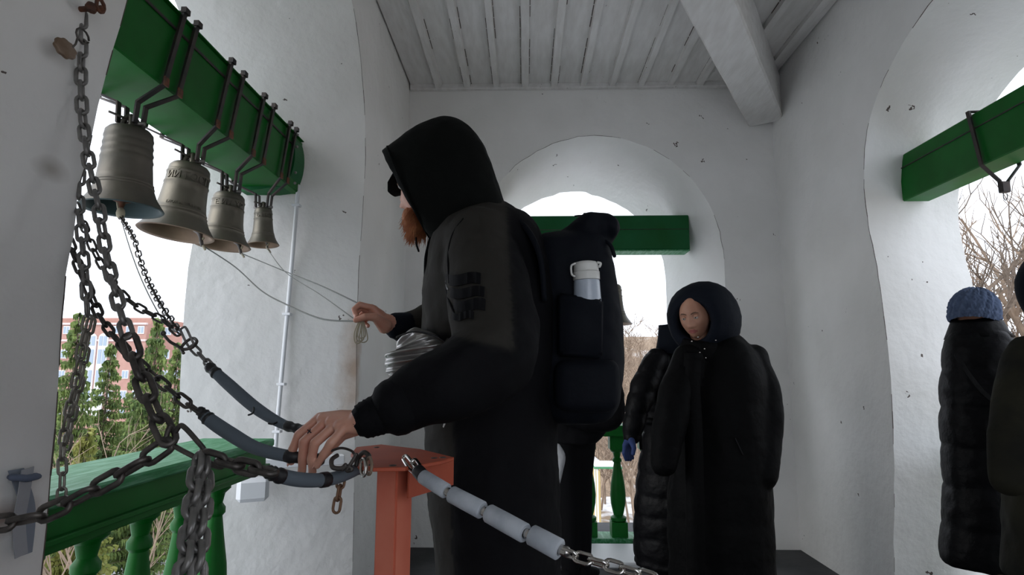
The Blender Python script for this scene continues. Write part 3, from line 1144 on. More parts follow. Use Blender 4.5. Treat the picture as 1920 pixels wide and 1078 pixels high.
# apron hanging from the right edge
a0, a1 = PZ(851, 857, zt - .006), PZ(768, 876, zt - .006)
bm = NB()
dn = V((0, 0, -.055))
th = (a1 - a0).cross(V((0, 0, 1))).normalized() * .004
ring_loft(bm, [[a0, a0 + th, a0 + th + dn, a0 + dn], [a1, a1 + th, a1 + th + dn, a1 + dn]])
obj('apron', bm, M_ORANGE, stn)
for x, y in ((682, 848), (703, 838), (672, 860), (735, 874), (785, 870), (818, 859), (835, 858), (690, 873)):
    c = PZ(x, y, zt)
    c = c + (V((cpt.x, cpt.y, c.z)) - c) * .06
    bm = NB()
    lathe(bm, [(.0035, .0005), (.0058, .0012), (.0068, .0006), (.0068, -.001)], 14, Matrix.Translation(c))
    obj('bolt_hole_rim', bm, M_STEELD, stn, smooth=True)
    bm = NB()
    lathe(bm, [(.0001, .0008), (.0042, .0008)], 12, Matrix.Translation(c))
    obj('bolt_hole', bm, M_CRACK, stn)
# post: square tube, turned so two faces show
pc = PZ(706, 872, zt - .007)
pr = PZ(745, 876, zt - .007)
pq = PZ(775, 866, zt - .007)
bm = NB()
c4 = pc + pq - pr
ring = [pc, pr, pq, c4]
ring_loft(bm, [[p for p in ring], [V((p.x, p.y, FLOOR + .012)) for p in ring]])
bmesh.ops.bevel(bm, geom=[e for e in bm.edges if abs(e.verts[0].co.z - e.verts[1].co.z) > .1], offset=.004, segments=2, affect='EDGES')
obj('post', bm, M_ORANGEL, stn)
m_ = (pc + pq) / 2
obj('base_plate', bbox((m_.x - .13, m_.y - .13, FLOOR + .001), (m_.x + .13, m_.y + .13, FLOOR + .013), .003), M_ORANGE, stn)

# rings, clips on the stand's left corner
rc = thing('ring_cluster', P(688, 870, 1.060), 'cluster of steel rings and snap hooks at the left corner of the orange plate', 'hook')
rod('ring', pp([(668, 872, 1.080), (672, 858, 1.080), (682, 848, 1.070), (692, 855, 1.060), (684, 862, 1.060)]), .0042, M_STEELD, rc, samples=24)
rod('ring', pp([(676, 866, 1.060), (682, 860, 1.050), (686, 875, 1.040), (683, 892, 1.040), (677, 886, 1.050), (677, 870, 1.060)]), .0028, M_CHROME, rc, samples=30)
rod('ring', pp([(688, 862, 1.060), (694, 858, 1.050), (697, 872, 1.040), (694, 888, 1.040), (688, 886, 1.050), (688, 866, 1.060)]), .0028, M_COPPER, rc, samples=30)
rod('snap_hook', pp([(622, 845, 1.100), (640, 840, 1.100), (660, 846, 1.090), (668, 858, 1.080)]), .0024, M_STEELD, rc, samples=20)
rod('ring', pp([(632, 854, 1.090), (622, 862, 1.080), (624, 876, 1.070), (640, 878, 1.070), (648, 872, 1.070)]), .0042, M_STEELD, rc, samples=24)
rod('snap_hook', pp([(642, 880, 1.070), (652, 874, 1.070), (660, 880, 1.070), (650, 882, 1.070), (660, 866, 1.070), (668, 852, 1.070)]), .0035, M_STEELD, rc, samples=30)
ql = thing('quick_link', P(768, 868, 1.075), 'bright steel quick link hooked through the front of the orange plate', 'hook')
rod('ring', pp([(757, 858, 1.115), (762, 855, 1.115), (775, 870, 1.085), (783, 884, 1.065), (778, 888, 1.065), (765, 876, 1.085), (756, 862, 1.115)]), .0034, M_CHROME, ql, samples=40)
rod('ring', pp([(772, 866, 1.085), (779, 862, 1.085), (789, 876, 1.065), (796, 890, 1.045), (789, 893, 1.045), (778, 880, 1.075), (772, 868, 1.085)]), .0034, M_CHROME, ql, samples=40)
# H: foam sleeve string to bottom right
hh = thing('segmented_handle', P(920, 970, 1.0), 'pale grey foam sleeves threaded on a steel chain from the orange stand', 'handle')
path = [(788, 888, 1.15), (830, 915, 1.12), (880, 945, 1.08), (940, 978, 1.04), (1000, 1008, 1.0), (1060, 1035, .97), (1130, 1056, .94), (1220, 1082, .9)]
segs = [(792, 893, 1.043, 837, 921, 1.010), (846, 926, 1.006, 905, 957, 0.974), (916, 962, 0.966, 985, 1000, 0.919), (996, 1002, 0.915, 1050, 1031, 0.890)]
for i, (x0, y0, Y0, x1, y1, Y1) in enumerate(segs):
    bm = NB()
    rr_ = (13, 15, 16.5, 18)[i]
    a, b = P(x0, y0, Y0), P(x1, y1, Y1)
    ra, rb_ = rr_ * Y0 / F, (rr_ + 1) * Y1 / F
    M = orient(a, b)
    L = (b - a).length
    prof = [(ra * .55, 0), (ra * .9, 0), (ra, L * .03), (ra * 1.02, L * .5), (rb_, L * .97), (rb_ * .9, L), (rb_ * .55, L), (rb_ * .55, L * .8)]
    rings = [[M @ V((x, r * math.cos(k * math.pi / 10), r * math.sin(k * math.pi / 10))) for k in range(20)] for r, x in prof]
    ring_loft(bm, rings)
    obj('foam_sleeve', bm, M_FOAML, hh, angle=50)
bm = NB()
tube(bm, pp([(785, 884, 1.055), (792, 892, 1.044)]), .012, 12)
obj('tape_end', bm, M_TAPE, hh, smooth=True)
for (x, y, Y, x1, y1, Y1) in ((836, 920, 1.01, 848, 927, 1.004), (904, 957, .973, 918, 963, .966), (984, 998, .921, 998, 1004, .913), (1046, 1028, .892, 1062, 1034, .883)):
    bm = NB()
    tube(bm, [P(x, y, Y), P(x1, y1, Y1)], .0075, 10)
    obj('chain_core', bm, M_CHROME, hh, smooth=True)
chain('bright steel chain running out to the lower right from the foam sleeves',
      pp([(1052, 1033, .887), (1095, 1047, .87), (1150, 1062, .85), (1210, 1080, .83), (1330, 1120, .8)]), .033, .020, .0029, M_CHROME, ph=1)

# ------------------------------------------------------------------ LEFT RAIL (balustrade in the bell arch)
rl = thing('balustrade', (-1.25, 2.1, FLOOR), 'weathered green balustrade across the left arch', 'balustrade')
ry0, ry1 = 1.14, 3.2
bm = bbox((-1.42, ry0, .885), (-1.10, 2.62, .918), .006)
obj('top_rail', bm, M_GREENW, rl)
obj('fascia', bbox((-1.16, ry0, .775), (-1.125, 2.60, .884), .004), M_GREEN, rl)
obj('fascia', bbox((-1.40, ry0, .775), (-1.365, 2.60, .884), .004), M_GREEN, rl)
obj('lower_strip', bbox((-1.135, ry0, .80), (-1.105, 2.60, .815), .003), M_GREEN, rl)
obj('bottom_rail', bbox((-1.36, ry0, FLOOR), (-1.14, 2.6, FLOOR + .10), .005), M_GREEN, rl)


def baluster(cx, cy, z0, z1, w, parent, m):
    bm = NB()
    hgt = z1 - z0
    sq = .14 * hgt
    pr_ = [(0.36, sq), (.50, sq + .01), (.50, sq + .03), (.30, sq + .045), (.36, sq + .07), (.47, sq + .13), (.50, sq + .19), (.44, sq + .27), (.30, sq + .36), (.22, sq + .42),
           (.30, sq + .43), (.30, sq + .445), (.20, sq + .46)]
    sc = (hgt - 2 * sq) / .52
    prof = [(r * w, z0 + sq + (z - sq) * sc * 1) for r, z in pr_] + [(.26 * w, z0 + sq + .49 * sc), (.42 * w, z0 + sq + .505 * sc), (.42 * w, z1 - sq)]
    lathe(bm, prof, 20, Matrix.Translation((cx, cy, 0)), cap=True)
    box(bm, (cx - w / 2, cy - w / 2, z0), (cx + w / 2, cy + w / 2, z0 + sq + .002))
    box(bm, (cx - w / 2, cy - w / 2, z1 - sq), (cx + w / 2, cy + w / 2, z1))
    return obj('baluster', bm, m, parent, angle=35)


for k in range(6):
    yy = 2.44 - k * .235
    baluster(-1.25, yy, FLOOR + .10, .885, .125, rl, M_GREEN)
# BACK balustrade
br = thing('balustrade', (.47, 4.9, FLOOR), 'dark green balustrade across the middle arch behind the visitors', 'balustrade')
obj('top_rail', bbox((-.42, 4.78, .705), (1.6, 5.04, .79), .006), M_GREEN, br)
obj('bottom_rail', bbox((-.42, 4.80, FLOOR), (1.6, 5.02, FLOOR + .05), .005), M_GREENW, br)
for k in range(9):
    xx = .50 - .24 + (k - 3) * .238 + .238
    if -.38 < xx < 1.58:
        baluster(xx, 4.90, FLOOR + .05, .705, .125, br, M_GREEN)
# RIGHT balustrade (behind the two right visitors)
rr2 = thing('balustrade', (2.4, 2.2, FLOOR), 'green balustrade across the right arch behind the visitors', 'balustrade')
obj('top_rail', bbox((2.48, 1.32, .70), (2.66, 3.5, .79), .006), M_GREEN, rr2)
for k in range(8):
    baluster(2.57, 1.5 + k * .26, FLOOR, .70, .12, rr2, M_GREEN)
obj('trim', bbox((-.45, 4.25, FLOOR), (1.62, 4.72, FLOOR + .04), .01), M_WPAINT)
bpy.data.objects['trim'].name = 'trim_1'
bpy.data.objects['trim_1']['kind'] = 'structure'
bpy.data.objects['trim_1']['label'] = 'low white painted kerb in front of the middle balustrade'

# ------------------------------------------------------------------ conduit and white ledge on the far jamb of the bell arch
def jamb(x, y):
    """point on the far jamb surface (between inner edge Y~3.44 and outer edge Y~3.02)"""
    best = None
    for i in range(400):
        t = i / 399
        X = XL - .79 * t
        Yj = 3.42 + (3.03 - 3.42) * t
        px, py = proj((X, Yj, 1.5))
        if best is None or abs(px - x) < best[0]:
            best = (abs(px - x), X, Yj)
    r = ray(x, y)
    s_ = best[2] / r.y
    p = CAM + r * s_
    return V((best[1] + .02, best[2] - .03, p.z))


cd = thing('conduit', jamb(535, 700), 'white painted conduit pipe clipped to the far jamb of the bell arch', 'pipe')
ctop, cbot = jamb(543, 352), jamb(527, 872)
rod('pipe', [ctop, jamb(539, 480), jamb(534, 640), jamb(529, 780), cbot], .0115, M_WPAINT, cd, 12)
for y in (388, 590, 720, 808):
    p = jamb(539 - (y - 480) * .03, y)
    obj('pipe_clip', bbox(p - V((.022, .016, .007)), p + V((.022, .02, .007)), .002), M_WPAINT, cd)
pled = jamb(470, 872)
lg = thing('cable_tray', pled, 'white painted metal tray and junction box low on the far jamb', 'box')
e0, e1 = jamb(497, 868), jamb(652, 868)
obj('tray', beam_between(V((e0.x, e0.y - .01, e0.z)), V((e1.x, e1.y - .01, e0.z)), .07, .05, .004), M_WPAINT, lg)
e2, e3 = jamb(462, 918), jamb(520, 918)
obj('junction_box', beam_between(V((e2.x, e2.y, e2.z)), V((e3.x, e3.y, e2.z)), .07, .12, .02), M_WPAINT, lg)

# grey strip bundle on the near pier
sb = thing('strap_bundle', PX(60, 900, XL), 'grey plastic strip tied round the chain on the near pier', 'strap')
for k, (xs, ys) in enumerate((((30, 50, 52, 46), (880, 940, 985, 1040)), ((52, 44, 36, 40), (878, 930, 980, 1042)))):
    bm = NB()
    pts = [PX(x, y, XL + .015 + .008 * k + .004 * (i % 2)) for i, (x, y) in enumerate(zip(xs, ys))]
    s_ = [V(a) for a in smooth_path([tuple(p) for p in pts], 14)]
    flat_bar(bm, s_, .034 - .006 * k, .002, (0, 1, .1 * k))
    obj('strip', bm, mat('grey_strip', (.36, .37, .40), .6) if k else mat('blue_grey_strip', (.22, .25, .30), .6), sb)
bm = NB()
tube(bm, [PX(25, 895, XL + .02), PX(50, 897, XL + .03), PX(66, 893, XL + .02)], .011, 10, flat=.6)
obj('knot', bm, mat('blue_grey_cloth', (.12, .15, .22), .8), sb, smooth=True)

# ------------------------------------------------------------------ ropes from the clappers to the hand
HANDR = P(664, 598, 1.60)
rope_specs = [
    (CLAP[1], [(440, 500, 2.35), (490, 545, 2.25), (535, 570, 2.1), (600, 597, 1.8)], HANDR + V((0, 0, -.006)), 'cord from the second bell sagging to the ringer\'s raised hand', .0026),
    (CLAP[2], [(530, 507, 2.5), (600, 535, 2.0)], P(670, 568, 1.60), 'cord from the third bell to the ringer\'s raised hand', .0022),
    (CLAP[3], [(535, 510, 2.7), (600, 552, 2.1)], HANDR, 'cord from the smallest bell to the ringer\'s raised hand', .0018)]
for st_, mid, en, lab, r_ in rope_specs:
    bm = NB()
    s_ = smooth_path([tuple(st_)] + [tuple(P(*m)) for m in mid] + [tuple(en)], 40)
    tube(bm, [V(a) for a in s_], r_, 6)
    ro = thing('rope', st_, lab, 'rope')
    obj('cord', bm, M_ROPE, ro, smooth=True)
    bm = NB()
    tube(bm, [st_ + V((.004, 0, .03)), st_ + V((-.008, 0, .01)), st_ + V((.006, 0, -.004)), st_ + V((.02, -.01, -.02))], .005, 8)
    obj('knot', bm, M_CORD, ro, smooth=True)
bm = NB()
ellipsoid(bm, CLAP[0] + V((0, 0, .012)), .014, .014, .022, seg=12)
tube(bm, [CLAP[0] + V((-.01, 0, .03)), CLAP[0] + V((-.016, 0, .055))], .004, 6)
tag(obj('rope_knot', bm, M_CORD, smooth=True), 'beige knotted cord round the clapper end of the largest bell', 'rope')

# ------------------------------------------------------------------ HEADS AND HANDS
def head_mesh(bm, c, M, s=1.0, mouth=True):
    """face looks along local -Y; c centre; M rotation"""
    nu, nv = 72, 56
    grid_ = []
    mids = {}
    for j in range(nv + 1):
        ph = math.pi * j / nv
        row = []
        for i in range(nu):
            th = 2 * math.pi * i / nu
            d = V((math.sin(ph) * math.sin(th), -math.sin(ph) * math.cos(th), math.cos(ph)))
            x, y, z = d.x * .074, d.y * .094, d.z * .115
            if z < 0:
                k = -z / .115
                x *= 1 - .30 * k ** 1.4
                if y > 0:
                    y *= 1 - .45 * k
            if y < 0:
                y = -abs(y) * .97
                fr = -d.y
                g = lambda a, b, sa, sb: math.exp(-((x - a) / sa) ** 2 - ((z - b) / sb) ** 2)
                out = 0
                for t_ in range(6):
                    zz = .012 - t_ * .009
                    out = max(out, (.004 + .0165 * (t_ / 5) ** 1.2) * math.exp(-(x / (.0085 + .0007 * t_ * 2)) ** 2 - ((z - zz) / .0075) ** 2))
                out += .005 * g(.012, -.034, .006, .006) + .005 * g(-.012, -.034, .006, .006)
                out -= .011 * (g(.031, .012, .017, .012) + g(-.031, .012, .017, .012))
                out += .004 * (g(.03, .033, .022, .009) + g(-.03, .033, .022, .009))
                out += .006 * g(0, -.055, .02, .0055) + .006 * g(0, -.067, .017, .006) - .005 * g(0, -.0605, .024, .0022)
                out += .010 * g(0, -.093, .02, .016)
                out += .006 * (g(.042, -.022, .02, .02) + g(-.042, -.022, .02, .02))
                y -= out * min(1, fr * 1.5)
            row.append(bm.verts.new(V(c) + M @ (V((x, y, z)) * s)))
        grid_.append(row)
    for j in range(nv):
        for i in range(nu):
            f = bm.faces.new((grid_[j][i], grid_[j][(i + 1) % nu], grid_[j + 1][(i + 1) % nu], grid_[j + 1][i]))
            q = sum((M.inverted() @ (v.co - V(c)) / s for v in f.verts), V()) / 4
            if mouth and q.y < -.07 and (abs(q.x) < .023) and -.072 < q.z < -.051:
                if abs(q.x) < .024 * (1 - ((q.z + .061) / .013) ** 2):
                    f.material_index = 1
    bmesh.ops.remove_doubles(bm, verts=bm.verts, dist=1e-5)


def head(person, c, M, s=1.0, skin=None, neck_to=None):
    bm = NB()
    head_mesh(bm, c, M, s)
    # ears and neck joined in the same mesh
    for sx in (-1, 1):
        ellipsoid(bm, V(c) + M @ V((sx * .075 * s, .012 * s, -.005 * s)), .009 * s, .018 * s, .03 * s, M, 12)
    if neck_to:
        tube(bm, [V(c) + M @ V((0, .02, -.06)) * s, V(neck_to)], [.05 * s, .056 * s], 18)
    h_ = obj('head', bm, None, person, smooth=True, mats=[skin or M_SKINP, M_LIP])
    for sx in (-1, 1):
        e = NB()
        ec = V(c) + M @ V((sx * .031, -.0765, .012)) * s
        ellipsoid(e, ec, .0115 * s, .0115 * s, .0115 * s, M, 16)
        eye = obj('eye', e, M_EYE, h_, smooth=True)
        e = NB()
        ellipsoid(e, ec + M @ V((0, -.0078, -.001)) * s, .0055 * s, .0042 * s, .0055 * s, M, 12)
        obj('eye', e, M_IRIS, h_, smooth=True)
        e = NB()
        ellipsoid(e, ec + M @ V((0, .0003, .0050)) * s, .0130 * s, .0128 * s, .0098 * s, M, 16)
        obj('eyelid', e, skin or M_SKINP, h_, smooth=True)
        e = NB()
        tube(e, [V(c) + M @ V((sx * a, b, z)) * s for a, b, z in ((.013, -.0905, .030), (.024, -.0905, .035), (.036, -.085, .036), (.047, -.074, .030))], [.0022 * s, .003 * s, .0028 * s, .0012 * s], 8)
        obj('eyebrow', e, M_BROW, h_, smooth=True)
    return h_


def look(yaw, pitch, roll=0):
    """yaw: 0 faces camera (-Y), positive turns the face to image left (-X)"""
    return Matrix.Rotation(-yaw, 3, 'Z') @ Matrix.Rotation(pitch, 3, 'X') @ Matrix.Rotation(roll, 3, 'Y')


def hand(person, wrist, mcps, fingers, thumb, rads, voxel=.0021, palm_r=.012, wrist_r=(.024, .019), fore=None, skin=None, nails=True, nail_up=None):
    """fingers: list of [MCP, PIP, DIP, TIP] world points; thumb: same"""
    bm = NB()
    for fi_, f in enumerate(fingers):
        r = rads[fi_]
        pts = [V(p) for p in f]
        # joints bulge slightly
        path_, rad_ = [], []
        rj = [1.12, 1.05, .94, .80]
        for i in range(3):
            for k in range(5):
                t = k / 5
                path_.append(pts[i].lerp(pts[i + 1], t))
                base = rj[i] + (rj[i + 1] - rj[i]) * t
                rad_.append(r * (base - .09 * math.sin(math.pi * t)))
        path_.append(pts[3])
        rad_.append(r * rj[3])
        tube(bm, path_, rad_, 12)
        tube(bm, [V(wrist), V(wrist).lerp(pts[0], .5), pts[0]], [palm_r * 1.25, palm_r * 1.1, r * 1.12], 12)
    for a, b in zip(fingers, fingers[1:]):
        tube(bm, [V(wrist), (V(a[0]) + V(b[0])) / 2], [palm_r * 1.2, palm_r * .85], 12)
    t = [V(p) for p in thumb]
    tube(bm, t, [palm_r * 1.3, rads[0] * 1.35, rads[0] * 1.15, rads[0] * .95][:len(t)], 12)
    if fore:
        tube(bm, [V(wrist), V(wrist).lerp(V(fore), .5), V(fore)], [wrist_r[0], wrist_r[0] * 1.02, wrist_r[0] * 1.1], 16, flat=wrist_r[1] / wrist_r[0])
    me = fuse(bm, voxel, 3)
    h_ = obj('hand', me, skin or M_SKIN, person)
    if nails:
        for fi_, f in enumerate(fingers):
            tip, dip = V(f[3]), V(f[2])
            t_ = (tip - dip).normalized()
            up = V(nail_up) if nail_up else (CAM - tip).normalized()
            up = (up - t_ * up.dot(t_)).normalized()
            sd = t_.cross(up)
            r = rads[fi_] * .8
            Mx = Matrix((sd, t_, up)).transposed()
            e = NB()
            ellipsoid(e, tip + t_ * r * .25 + up * r * .72, r * .68, r * 1.0, r * .28, Mx, 12)
            obj('fingernail', e, M_NAIL, h_, smooth=True)
    return h_


def mesh_regions(me, fn, mats):
    for m in mats:
        me.materials.append(m)
    for p in me.polygons:
        p.material_index = fn(p.center)
    return me


def shoe(person, x, y, ang, m=M_BLACK):
    bm = NB()
    Mr = Matrix.Translation((x, y, FLOOR)) @ Matrix.Rotation(ang, 4, 'Z')
    ring_loft(bm, [ell(Mr @ V((0, yy, z)), Mr.to_3x3() @ V((wx, 0, 0)), V((0, 0, hz)), 14, 2.6) for yy, z, wx, hz in
                   ((.09, .06, .02, .03), (.08, .065, .036, .05), (.03, .065, .04, .062), (-.04, .055, .042, .052), (-.11, .04, .048, .036), (-.17, .032, .04, .028), (-.19, .028, .02, .02))])
    obj('shoe', bm, m, person, smooth=True)


# ================================================================== THE RINGER
YM = 1.52
man = thing('person', V((P(920, 900, YM).x, YM, FLOOR)), 'person in black hooded jacket with ginger beard, one arm stretched to the chains', 'person')
mh = P(814, 345, 1.49)
Mman = look(R(103), R(14))
head(man, mh, Mman, 1.0, skin=M_SKIN, neck_to=P(850, 440, 1.5))
# cap brim under the hood
bm = NB()
fdir = Mman @ V((0, -1, 0))
upd = Mman @ V((0, 0, 1))
sdd = Mman @ V((1, 0, 0))
capc = mh + upd * .047
rings = []
for t, hw in ((.06, .072), (.08, .068), (.105, .055), (.122, .025)):
    rings.append(ell(capc + fdir * t - upd * (t - .06) * .55, sdd * hw, upd * .005, 14))
ring_loft(bm, rings)
obj('cap_brim', bm, M_BLACK, man, smooth=True)
# beard
bm = NB()
bc = mh + fdir * .100 - upd * .100
ellipsoid(bm, bc - fdir * .022 + upd * .022, .038, .028, .038, Mman, 16)
rb3 = random.Random(3)
for k in range(1100):
    a = rb3.uniform(-1, 1)
    b = rb3.uniform(0, 1)
    root = bc + sdd * a * .042 + upd * (.045 - b * .06) - fdir * (.012 + .03 * a * a)
    dr = (fdir * rb3.uniform(.3, 1) - upd * rb3.uniform(.5, 1.3) + sdd * rb3.uniform(-.5, .5)).normalized()
    L = rb3.uniform(.016, .038)
    q = [root, root + dr * L * .5 + noise.noise_vector(root * 90) * .004, root + dr * L - upd * .004]
    tube(bm, q, [.0010, .0008, .0003], 3, round_end=False)
obj('beard', bm, M_BEARD, man)
# hood
def quad_ring(tp, bt, Y, hw, n=26, pw=2.3):
    a, b = P(tp[0], tp[1], Y), P(bt[0], bt[1], Y)
    c = (a + b) / 2
    return ell(c, V((0, hw, 0)), (a - b) / 2, n, pw)


hr = [(721, 289, 806, 446, .108), (735, 281, 806, 447, .122), (765, 262, 808, 450, .135), (800, 240, 812, 456, .142), (840, 227, 830, 468, .145), (876, 238, 860, 475, .142), (905, 270, 895, 470, .132), (924, 315, 920, 460, .112), (937, 355, 938, 440, .085), (945, 380, 945, 425, .03)]
hs = smooth_path([tuple(map(float, r)) for r in hr], 34)
bm = NB()
outer_r = [quad_ring((a, b), (c, d), 1.49, e) for a, b, c, d, e in hs]
hin = [(726, 297, 803, 440, .098), (745, 292, 806, 438, .112), (790, 262, 815, 440, .12), (850, 250, 840, 450, .125), (890, 290, 880, 440, .1), (910, 350, 905, 400, .03)]
inner_r = [quad_ring((a, b), (c, d), 1.49, e) for a, b, c, d, e in hin]
vs = ring_loft(bm, inner_r[::-1] + outer_r, cap=True)
me = bpy.data.meshes.new('hood')
finish(bm, True)
for v in bm.verts:
    pass
bm.to_mesh(me)
bm.free()
for p in me.polygons:
    p.use_smooth = True
hood = obj('hood', me, M_HOOD, man)
sub = hood.modifiers.new('s', 'SUBSURF')
sub.levels = sub.render_levels = 2
tx = bpy.data.textures.new('folds', 'CLOUDS')
tx.noise_scale = .09
dm = hood.modifiers.new('d', 'DISPLACE')
dm.texture = tx
dm.strength = .014
dm.mid_level = .5
bm = NB()
s_ = smooth_path([tuple(V(p)) for p in quad_ring((733, 284), (806, 447), 1.49, .126)] , 60)
tube(bm, [V(a) for a in s_], .0028, 6, round_end=False)
obj('hood_hem', bm, M_HOOD, man, smooth=True)
rod('drawcord', pp([(780, 446, 1.46), (781, 458, 1.46), (785, 471, 1.46)]), .0025, M_BLACK, man)
rod('drawcord', pp([(808, 440, 1.45), (803, 460, 1.46), (798, 485, 1.46), (797, 523, 1.46)]), .0038, M_BLACK, man)

# jacket: torso + both arms, one skin
bm = NB()
body_rows(bm, [(385, 880, 935, 1.53, .08), (405, 850, 965, 1.53, .13), (435, 822, 1005, 1.53, .19), (500, 806, 1035, 1.53, .225), (580, 797, 1046, 1.53, .235), (650, 797, 1046, 1.53, .225),
               (730, 800, 1042, 1.53, .215), (800, 802, 1042, 1.53, .215), (880, 805, 1044, 1.53, .225), (960, 812, 1046, 1.53, .235), (1078, 828, 1044, 1.53, .24), (1150, 836, 1040, 1.53, .24)], 32, 2.35)
ptube(bm, [(898, 448, 1.36, 60), (912, 520, 1.30, 74), (925, 600, 1.24, 80), (925, 668, 1.19, 78), (880, 700, 1.16, 74), (830, 722, 1.13, 68), (785, 742, 1.12, 58), (748, 760, 1.11, 52)], 20, 40)
ptube(bm, [(900, 470, 1.70, 60), (860, 560, 1.74, 52), (820, 602, 1.74, 40), (780, 610, 1.70, 30), (752, 613, 1.68, 26)], 16, 30)
me = fuse(bm, .0085, 8)


def mf(p, n):
    f1 = folds(.009, 7, 1, 1, 3)(p, n)
    px, py = proj(p)
    el = math.exp(-((px - 900) / 90) ** 2 - ((py - 660) / 70) ** 2)
    f2 = el * .005 * math.sin((px * .8 + py * 1.2) * .06)
    return f1 + f2 + .002 * noise.noise(p * 40)


displace(me, mf)


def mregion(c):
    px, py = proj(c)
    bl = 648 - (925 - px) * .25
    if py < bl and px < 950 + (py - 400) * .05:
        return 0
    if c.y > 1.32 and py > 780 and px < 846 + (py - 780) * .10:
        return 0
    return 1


ta = me.color_attributes.new('tone', 'FLOAT_COLOR', 'POINT')  # charcoal panels plus light from the left, painted into one colour mask
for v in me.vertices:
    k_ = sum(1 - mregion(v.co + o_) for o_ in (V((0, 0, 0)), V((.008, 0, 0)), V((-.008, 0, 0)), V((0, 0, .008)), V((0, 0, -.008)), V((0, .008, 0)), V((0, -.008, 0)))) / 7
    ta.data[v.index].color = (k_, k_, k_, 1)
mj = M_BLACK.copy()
mj.name = 'panelled_left_lit_softshell'
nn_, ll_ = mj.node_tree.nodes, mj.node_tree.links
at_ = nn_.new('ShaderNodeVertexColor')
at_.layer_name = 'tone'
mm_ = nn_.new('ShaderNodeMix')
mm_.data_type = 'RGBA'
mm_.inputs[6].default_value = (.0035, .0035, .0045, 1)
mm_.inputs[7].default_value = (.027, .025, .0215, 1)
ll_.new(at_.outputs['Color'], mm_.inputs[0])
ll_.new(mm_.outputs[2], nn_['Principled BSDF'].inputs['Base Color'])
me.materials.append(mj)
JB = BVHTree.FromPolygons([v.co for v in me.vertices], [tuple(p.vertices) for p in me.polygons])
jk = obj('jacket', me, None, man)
# sleeve hem and inner cuff
bm = NB()
ptube(bm, [(775, 752, 1.115, 44), (745, 764, 1.11, 42), (712, 777, 1.105, 39), (688, 786, 1.10, 35)], 20, 16)
me = fuse(bm, .005, 3)
displace(me, lambda p, n: .0012 * math.sin((proj(p)[0] - proj(p)[1] * .6) * .55) + .001 * noise.noise(p * 30))
obj('cuff', me, M_BLACK, man)
bm = NB()
ptube(bm, [(752, 758, 1.11, 54), (744, 762, 1.11, 55)], 22, 4)
obj('sleeve_hem', bm, M_BLACK, man, smooth=True)
bm = NB()
ptube(bm, [(765, 612, 1.685, 27), (742, 611, 1.67, 25)], 16, 6)
obj('cuff', bm, M_NAVY, man, smooth=True)
def snap(x, y, off=.004):
    r = ray(x, y).normalized()
    hit = JB.ray_cast(CAM, r)[0]
    return (hit if hit else P(x, y, 1.25)) - r * off


# zips and seams
rod('zip', [snap(*q_, .001) for q_ in ((838, 518), (837, 540), (841, 562), (852, 588))], .0022, M_BLACK, man)
rod('zip_pull', [snap(*q_) for q_ in ((837, 527), (838, 536), (840, 542))], .0028, M_ZIP, man)
rod('seam', [snap(*q_, .0) for q_ in ((868, 410), (848, 440), (840, 480), (842, 530))], .002, M_BLACK, man)
rod('zip', pp([(842, 785, 1.335), (834, 815, 1.345), (823, 850, 1.36)]), .0018, M_ZIP, man)
rod('zip_pull', pp([(836, 788, 1.335), (832, 800, 1.34)]), .0022, M_FLASK, man)
# arm webbing loops
for (x, y, wd_, hd_) in ((868, 523, 66, 22), (876, 548, 64, 20), (880, 572, 60, 22), (868, 592, 40, 14)):
    bm = NB()
    rings = []
    for t in range(9):
        f = t / 8
        xx = x - wd_ / 2 + wd_ * f
        q = snap(xx, y + 3 * math.sin(f * 6), .006 + .004 * (t % 2))
        hh_ = hd_ / 2 * 1.15 / F
        rings.append([q + V((0, -.002, hh_)), q + V((0, -.002, -hh_)), q + V((0, .014, -hh_)), q + V((0, .014, hh_))])
    ring_loft(bm, rings)
    obj('webbing_strap', bm, M_BLACK, man, angle=40)
# trousers
bm = NB()
for dy in (-.11, .11):
    a = P(935, 1078, YM)
    tube(bm, [V((a.x, YM + dy, .75)), V((a.x + .01, YM + dy, .4)), V((a.x + .03, YM + dy * 1.1, -.04))], [.12, .085, .07], 18)
obj('trousers', fuse(bm, .012, 4), M_TROUS, man)
for dy in (-.12, .12):
    shoe(man, P(935, 1078, YM).x, YM + dy, R(-90))
# left hand (near): wrist right, knuckles, fingers pointing down left
D = 1.10
fing = [
    [(600, 783, 1.13), (560, 816, 1.12), (549, 842, 1.12), (546, 866, 1.125)],
    [(613, 790, 1.115), (570, 829, 1.10), (568, 861, 1.105), (566, 884, 1.11)],
    [(630, 797, 1.10), (590, 831, 1.085), (584, 861, 1.09), (586, 885, 1.10)],
    [(645, 803, 1.085), (620, 831, 1.075), (607, 852, 1.08), (594, 873, 1.09)]]
fw = [[P(*q) for q in f] for f in fing]
hand(man, P(676, 790, 1.10), None, fw, [P(672, 795, 1.14), P(640, 815, 1.15), P(618, 840, 1.15), P(604, 856, 1.145)], [.0094, .0100, .0094, .0086], palm_r=.0165, wrist_r=(.028, .024), fore=P(722, 772, 1.11), nail_up=(-.7, -.45, .5))
# small tattoo-like mark on the middle finger
e = NB()
tube(e, pp([(577, 812, 1.091), (582, 806, 1.092)]), .0012, 5)
tube(e, pp([(577, 806, 1.091), (583, 811, 1.092)]), .0012, 5)
obj('ink_mark', e, M_CHARB, man)
